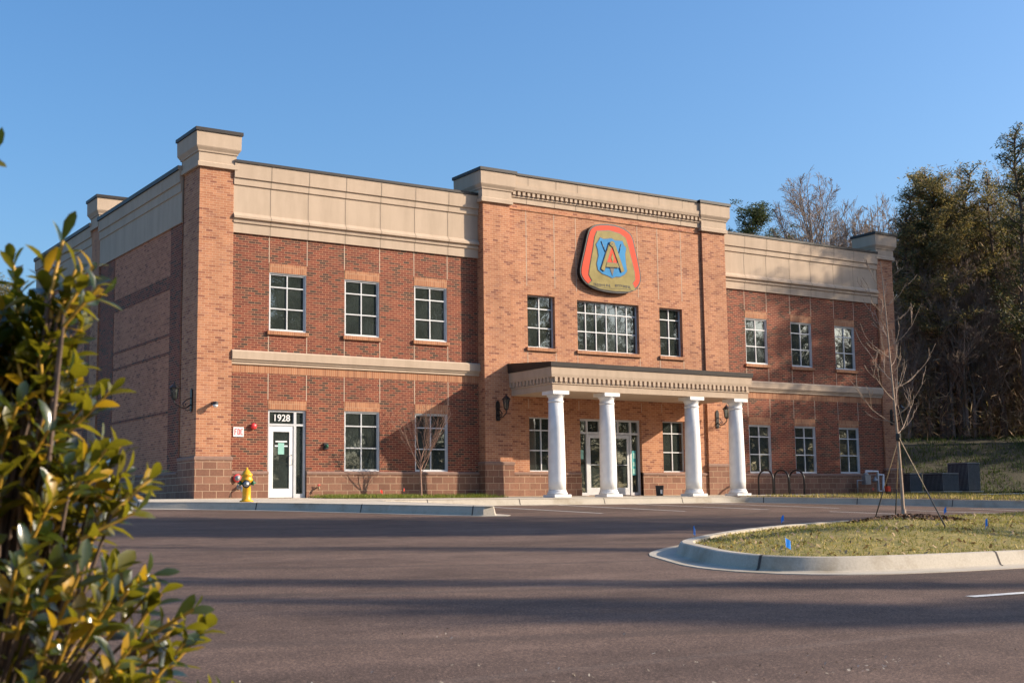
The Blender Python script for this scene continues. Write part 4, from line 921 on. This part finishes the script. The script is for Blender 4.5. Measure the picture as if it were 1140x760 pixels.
def conifer(label, loc, H, seed, mats, group=None, rbase=.24, top=.05, start=.18, limbs=70, per=9, L=.16, W=.05, spread=.22, split=.8, droop=.15, name='conifer', bare=True):
    rng.seed(seed); t = thing(name, label, 'tree', loc, group); m = MB(); cs = []
    pts = [(0,0,-.2)]+[(rng.gauss(0,.01)*H*k/8, rng.gauss(0,.01)*H*k/8, H*k/8) for k in range(1,9)]
    m.tube(pts, [H*.014*(1-k/9.5) for k in range(9)], 8, 0, False)
    for i in range(limbs):
        u = start+(1-start)*(i+rng.random())/limbs; z = H*u; k = min(int(u*8),7); fr_ = u*8-k
        b = Vector(pts[k]).lerp(Vector(pts[k+1]), fr_) if k > 0 else Vector((0,0,z)); a = rng.random()*6.283
        shape = (1-u)**.7*(.55+.45*min(1,(u-start)/.25+.25)); ln = H*rbase*shape*rng.uniform(.6,1.25)+H*top*rng.uniform(.5,1)
        rise = rng.uniform(-.15,.35)+.5*u; d = Vector((math.cos(a),math.sin(a),rise)).normalized(); q = b; P = [b]; n = 5
        for j in range(n): d = (jit(d,.09)+Vector((0,0,.05))).normalized(); q = q+d*ln/n; P.append(q)
        m.tube(P, [max(.012,H*.0035*(1-j/6)) for j in range(n+1)], 4, 0, False)
        nn = max(4, int(ln*5.5))
        for j in range(nn):
            s_ = .25+.75*(j+rng.random())/nn; kk = min(int(s_*n),n-1); c = P[kk].lerp(P[kk+1], s_*n-kk)
            side = Vector((-d.y,d.x,0))*rng.gauss(0,1)*ln*.16*(1.15-s_*.6); cs.append(tuple(c+side+Vector((0,0,rng.gauss(0,.1)-.04*abs(side.length)))))
    m.build('trunk', [M['bark_dark']], t)
    leaf_quads('crown', mats, cs, t, L, W, per, spread, .45, droop, split); return t
# small bare tree by the wall
ct = dict(seg=[4,6,5,3], wob=.06, up=.14, rmin=.0032, taper=.3, kids=[15,6,4], start=[.55,.25,.2], ang=(22,42), len=[2.1,.5,.5], rk=.5)
bare_tree('small bare vase shaped tree before the lower window of the left wing', (6.62,-1.0,.03), 3.5, 21, ct, .04, [M['bark_red'], M['bark_red']], None, 3, .34, name='young_tree')
# staked tree on the island
tb = (2.81,-22.27,zisl(2.81,-22.27)-.02)
def staked_tree():
    rng.seed(8); t = thing('young_tree', 'slim bare young tree held by guy straps on the grass island', 'tree', tb); m = MB(); tw = MB()
    H = 3.95; ldr = [Vector((-.16*.834*(u/H)**1.2+.012*math.sin(u*2.3), .16*.55*(u/H)+.012*math.cos(u*1.7), u-.1)) for u in lin(0,H,16)]
    m.tube(ldr, [.028-.024*(i/15)**.9 for i in range(16)], 8, 0, False)
    m.lathe([(.042,-.1),(.036,0),(.029,.12)], (0,0,0), 8)
    def br(mb, p, d, L, r, lvl):
        k = 7; P = [p]; q = p; dd = d.normalized()
        for i in range(k): dd = (jit(dd,.07)+Vector((0,0,.13))).normalized(); q = q+dd*L/k; P.append(q)
        mb.tube(P, [max(.003, r*(1-.75*i/k)) for i in range(k+1)], 4, 0, False)
        if lvl < 2:
            for _ in range(rng.randint(2,4) if lvl == 0 else rng.randint(1,2)):
                j = rng.randint(1,k-1); o_ = dd.orthogonal().normalized(); t_ = (P[j+1]-P[j]).normalized(); o_.rotate(Matrix.Rotation(rng.random()*6.28,3,t_))
                br(tw, P[j], t_+o_*rng.uniform(.4,.9), L*rng.uniform(.3,.5), max(.0042,r*.5), lvl+1)
    n = 19
    for i in range(n):
        u = .33+.62*(i+rng.random()*.6)/n; a = i*2.4+rng.uniform(-.4,.4); j = min(int(u*15),14); p = ldr[j].lerp(ldr[j+1], u*15-j)
        br(tw, p, Vector((math.cos(a)*1.1,math.sin(a)*1.1,rng.uniform(.25,.7))), (1.3-.95*u)*rng.uniform(.75,1.25), .0085*(1.25-u), 0)
    m.build('trunk', [M['bark_pale']], t); tw.build('twigs', [M['bark_pale']], t)
    for gx_, gy_ in ((3.45,-21.55),(3.2,-21.35),(1.2,-24.3)):
        top_ = Vector((-.03,0,1.18)); bot = Vector((gx_-tb[0], gy_-tb[1], zisl(gx_,gy_)-tb[2]+.02)); mid = top_.lerp(bot,.62)
        o = MB().tube([top_, mid],.006,4).build('guy_strap', [M['strap']], t); MB().tube([mid, mid.lerp(bot,.5), bot],.010,4).build('webbing', [M['strap_dark']], o)
    MB().lathe([(.034,1.13),(.038,1.15),(.038,1.22),(.034,1.24)],(-.03,.01,0),10).build('strap_collar', [M['strap_dark']], t)
staked_tree()

# ------------------------------------------------------------------ the wood to the right and trees behind the roof
G1 = 'trees of the wood beside the building'
def zt(x, y): return zground(x,y)
def at(px, depth): 
    d = f+rr*((px-570)/FPX); return CAM.x+d.x*depth, CAM.y+d.y*depth
def base(px, dep): x, y = at(px, dep); return (x, y, zground(x,y)-.05)
def htop(px, py, dep, lc): 
    d = f+rr*((px-570)/FPX)-uu*((py-380)/FPX); return (CAM+d*dep).z-lc[2]
L_ = base(1050,74); ced0 = conifer('tall brownish cedar standing at the front of the wood', L_, htop(1050,192,74,L_), 31, [M['cedar'], M['pine']], G1, .25, .06, .36, 95, 26, .10, .024, .2, .7, .1, 'cedar_tree')
L_ = base(1142,72); pin0 = conifer('tall dark pine cut by the right edge of the picture', L_, htop(1142,142,72,L_), 32, [M['pine'], M['cedar']], G1, .15, .06, .3, 80, 22, .11, .022, .2, .8, .0, 'pine_tree')
L_ = base(842,80); pr0 = conifer('dark green pine top above the roof right of the centre block', L_, htop(838,232,80,L_), 33, [M['pine_green']], None, .16, .1, .55, 70, 26, .11, .025, .2, 1, .0, 'pine_tree')
L_ = base(878,84); dup(pr0, L_, 2.0, htop(866,262,84,L_)/ (htop(838,232,80,base(842,80))), 'low pine top just above the roof between the green pine and the bare tree')
L_ = base(908,78); Hb = htop(905,180,78,L_); bt0 = oval_tree('wide bare tree rising behind the roof of the right wing', L_, Hb, 41, 6.2, 'bare trees behind the roof')
L_ = base(952,82); Hb1 = htop(945,212,82,L_); bt1 = oval_tree('slender reddish bare tree behind the roof between the wide one and the end pier', L_, Hb1, 42, 3.4, 'bare trees behind the roof', None, .15, 12, 'bare_tree', (6,24))
for px_, py_, dep, rz, src, H0, lb in ((930,222,86,1.2,bt1,Hb1,'thin bare tree behind the roof close right of the wide bare tree'),(985,205,84,2.1,bt1,Hb1,'bare tree standing behind the end pier of the building'),(968,228,80,3.3,bt1,Hb1,'shorter bare tree left of the end pier'),(1010,232,80,4.0,bt0,Hb,'bare tree at the left edge of the wood beside the end pier')):
    L_ = base(px_,dep); dup(src, L_, rz, htop(px_,py_,dep,L_)/H0, lb)
L_ = base(992,79); dup(pin0, L_, 1.3, .72, 'ragged dark pine top right above the end pier')
Hc = htop(1050,192,74,base(1050,74)); Hp = htop(1142,142,72,base(1142,72))
wood = [(1028,262,80,'c'),(1078,240,78,'c'),(1128,250,76,'c'),(1085,200,90,'b'),(1120,178,84,'b'),(1060,178,92,'b'),(1030,225,86,'b'),(1022,290,76,'b'),(1072,270,74,'b'),(1098,300,76,'b'),(1136,280,74,'b'),(1160,190,82,'c'),(1180,230,76,'c'),(1200,200,84,'b'),(1042,330,76,'s'),(1112,330,74,'s'),(1015,345,77,'s'),(1080,350,74,'s'),(1025,230,75,'b'),(1056,262,74,'b'),(1090,240,75,'b'),(1118,225,76,'b'),(1008,330,74,'s'),(1030,370,74,'s'),(1068,360,74,'s'),(1098,380,74,'s'),(1125,370,75,'s'),(1150,360,74,'s'),(1140,340,74,'s')]
names_c = ['brownish cedar in the wood, its crown joined to its neighbours']; 
for i, (px_, py_, dep, k) in enumerate(wood):
    L_ = base(px_,dep); h = htop(px_,py_,dep,L_)
    if k == 'c': dup(ced0, L_, i*1.7, (1.05*h/Hc,1.05*h/Hc,h/Hc), 'brownish cedar in the wood with its crown lost among its neighbours')
    elif k == 'b': o = dup(bt0, L_, i*2.1, h/Hb, 'leafless tree tangled among the cedars of the wood'); o['group'] = G1
    else: o = dup(bt1, L_, i*1.1, (1.5*h/Hb1,1.5*h/Hb1,h/Hb1), 'low leafless tree at the front edge of the wood'); o['group'] = G1
L_ = base(1045,74); slim0 = conifer('slim pine with a tall bare trunk at the front of the wood', L_, 14.5, 36, [M['cedar'], M['pine']], G1, .10, .05, .62, 40, 18, .11, .024, .22, .6, .0, 'pine_tree')
for i, (px_, dep, k) in enumerate([(1016,74,.95),(1030,76,1.05),(1064,74,.92),(1083,75,1.06),(1097,75,.9),(1112,74,1.0),(1132,76,.95)]):
    dup(slim0, base(px_,dep), i*2.2, k)
L_ = base(4,100); dup(ced0, L_, .6, htop(4,314,100,L_)/Hc, 'dark evergreen far behind the left end of the side wall')
# undergrowth: vines, saplings and dry leaves that read as one mass
cs = []; rng.seed(77)
for _ in range(4200):
    px_ = rng.uniform(998,1165); dep = rng.uniform(73.5,86); x, y = at(px_,dep); zb = zground(x,y)
    if x < 31: continue
    hmax = 9.5+3.*math.sin(px_*.06)+rng.gauss(0,1.8); cs.append((x,y,zb+rng.random()**1.15*max(1.5,hmax)))
o = leaf_quads('undergrowth', [M['dry'], M['cedar']], cs, None, .3, .02, 24, .5, 1.1, -.5, .8); tag(o, 'tangle of dry vines and saplings between the trunks of the wood', 'undergrowth', kind='stuff')
# trees beyond the lot, outside the picture: they shade the lot and show in the glass
G2 = 'trees along the far side of the parking lot'
def lotbase(x, y): return (x, y, zlot(x,y)-.1)
full0 = conifer('tree outside the picture beyond the parking lot', lotbase(58,-70), 20, 51, [M['cedar'], M['pine']], G2, .27, .07, .06, 120, 24, .11, .03, .23, .6, .1, 'cedar_tree'); Hf = 20
for i, (c_, X, k, s_) in enumerate([(-14.6,20,'p',1.05),(-17.4,22,'p',1.1),(-18.4,19,'p',1.0),(-12.2,26,'b',1.0),(17.6,46,'c',1.35),(20.0,45,'c',1.45),(22.8,47,'c',1.45),(26.5,58,'c',1.4),(14.6,47,'b',1.05),(11.6,50,'b',.85),(5.5,46,'b',.7),(1.0,44,'b',.6),(-29.8,14,'t',1.0),(-34,19,'b',.85),(38,70,'c',1.05),(42,73,'c',1.05),(46.5,74,'c',.85),(-32.4,24,'p',.95),(-36.6,30,'p',1.0),(-15.8,25,'p',1.15),(-16.2,17,'b',.9),(-24.0,22,'t',1.0),(-38.5,21,'t',.9)]):
    y = c_-.624*X; o = dup(dict(c=full0,b=bt0,p=pr0,s=bt1,t=bt1)[k], lotbase(X,y), i*1.9, s_*dict(c=17/Hf,b=16/Hb,p=19/htop(838,232,80,base(842,80)),s=18/Hb1,t=18/Hb1)[k], 'tree outside the picture beyond the parking lot'); o['group'] = G2
    if k == 't': o.scale.x = o.scale.y = .35
    if k == 'p' and c_ < -30: o.scale.x = o.scale.y = .75
for i, (X, y) in enumerate([(62,-24),(68,-30),(73,-37),(80,-43),(86,-50),(92,-57),(72,-20),(84,-32)]):
    o = dup(full0, lotbase(X,y), i*1.3, 18/Hf, 'tree outside the picture beyond the parking lot'); o['group'] = G2
rng.seed(9)
for i in range(24):
    X = 22+i*3.1+rng.uniform(-1.5,1.5); y = -66-rng.uniform(0,10)+.12*i; o = dup(full0 if i % 3 else bt0, lotbase(X,y), i*2.3, (rng.uniform(20,27)/Hf if i % 3 else 22/Hb), 'tree outside the picture beyond the parking lot'); o['group'] = G2

# ------------------------------------------------------------------ glossy shrub beside the camera
rng.seed(12); nr = np.random.default_rng(3)
def shrub():
    dep = 3.3; c0 = CAM+f*dep; 
    fh = Vector((f.x,f.y,0)).normalized(); cx = CAM+fh*dep+rr*((-22-570)/FPX*dep); gz = zlot(cx.x,cx.y)
    t = thing('laurel_shrub', 'dense glossy green shrub with yellow lit twigs at the left foreground', 'shrub', (cx.x,cx.y,gz)); ORG[t.name] = Vector((cx.x,cx.y,gz))
    prof = [(-1.0,.36),(-.55,.52),(-.25,.52),(-.05,.42),(.1,.33),(.25,.27),(.36,.22),(.46,.14),(.54,.06)]
    def rad(z):
        for (za,ra),(zb,rb) in zip(prof,prof[1:]):
            if za <= z <= zb: return ra+(rb-ra)*(z-za)/(zb-za)
        return .1
    tips = []; st = MB(); base_ = Vector((cx.x,cx.y,gz))
    n = 470
    for i in range(n):
        z = -1.0+1.5*rng.random()**.85; a = rng.random()*6.283; q = math.sqrt(rng.random()); q = .3+.7*q; rr_ = rad(z)*q
        lump = 1+.16*math.sin(a*3+z*7)+.1*math.sin(a*7-z*11)
        p = Vector((cx.x+math.cos(a)*rr_*lump, cx.y+math.sin(a)*rr_*lump, CAM.z+z+rng.gauss(0,.02)))
        d = Vector((math.cos(a)*.8, math.sin(a)*.8, .75+rng.random()*.6)).normalized(); tips.append((p,d))
    for p, d in [] and [(Vector((cx.x,cx.y,CAM.z+.70))+rr*dx_, Vector((0,0,1))+rr*lx) for dx_,lx in ((.03,.3),(-.04,-.1))]: tips.append((p,d.normalized()))
    for px_, py_, lx, lz in ((14,292,-.3,1),(22,322,.2,1),(8,340,-.2,.8),(70,268,.15,1),(50,292,-.1,1),(58,318,-.2,1),(84,300,.3,1),(78,338,.2,1),(40,335,-.3,.9),(60,355,.1,1),(92,362,.5,.8),(30,375,-.3,.8),(75,385,.4,.8),(45,395,0,1),(104,296,.5,.8),(20,405,-.2,1),(88,410,.6,.7),(110,318,.7,.7),(112,330,1,.4),(95,330,.6,.8),(160,538,.9,.6),(172,528,.8,.8),(118,500,.7,.9),(140,525,.8,.7),(150,570,.9,.45),(205,700,1,.45),(215,678,1,.6),(170,640,.9,.4),(185,720,.8,.6),(-8,172,1,.25)):
        dd = f+rr*((px_-570)/FPX)-uu*((py_-380)/FPX); tips.append((CAM+dd*(dep+rng.uniform(-.12,.1)), (rr*lx+Vector((0,0,lz))+f*rng.uniform(-.4,.4)).normalized()))
    lv, ly = MB(), MB()
    def leaf(mb, p, d, nrm, L, W):
        s_ = d.cross(nrm).normalized(); nn = s_.cross(d).normalized(); vs = []; bend = rng.uniform(.05,.3)
        prof_ = ((0,.1),(.25,.6),(.58,1),(.85,.72),(1,.08))
        for u_, wv in prof_:
            c = p+d*L*u_-nn*L*bend*u_*u_; vs += [c-s_*W*wv*.5+nn*W*.16*wv, c-nn*.0, c+s_*W*wv*.5+nn*W*.16*wv]
        mb.add(vs, [(3*i+j,3*i+j+1,3*i+j+4,3*i+j+3) for i in range(4) for j in range(2)], 0, True)
    for k, (p, d) in enumerate(tips):
        root = base_+Vector(((p.x-base_.x)*.12,(p.y-base_.y)*.12,max(.05,(p.z-base_.z)*.25))); mid = root.lerp(p,.55)+Vector((0,0,.03))
        back = p-d*.14
        st.tube([root, mid, back], [.009,.006,.004], 5, 0, False); st.tube([back, p], [.0055,.004], 5, 1, False)
        o_ = d.orthogonal().normalized(); n_ = rng.randint(8,13)
        for j in range(n_):
            u_ = j/n_; b = back.lerp(p, min(1,u_*1.15)); q = o_.copy(); q.rotate(Matrix.Rotation(j*2.4+rng.uniform(-.3,.3), 3, d)); op = R(rng.uniform(28,68)*(1.15-u_*.55)); ld = (d*math.cos(op)+q*math.sin(op)).normalized()
            L = rng.choice((rng.uniform(.04,.07),rng.uniform(.065,.1),rng.uniform(.07,.1)))*(1-.2*u_); leaf(ly if rng.random() < .12 else lv, b, ld, (d*math.sin(op)-q*math.cos(op)).normalized()*1.0, L, L*rng.uniform(.34,.52))
    st.build('stems', [M['bark_dark'], M['stem_y']], t); lv.build('leaves', [M['laurel']], t); ly.build('young_leaves', [M['laurel_y']], t)
shrub()
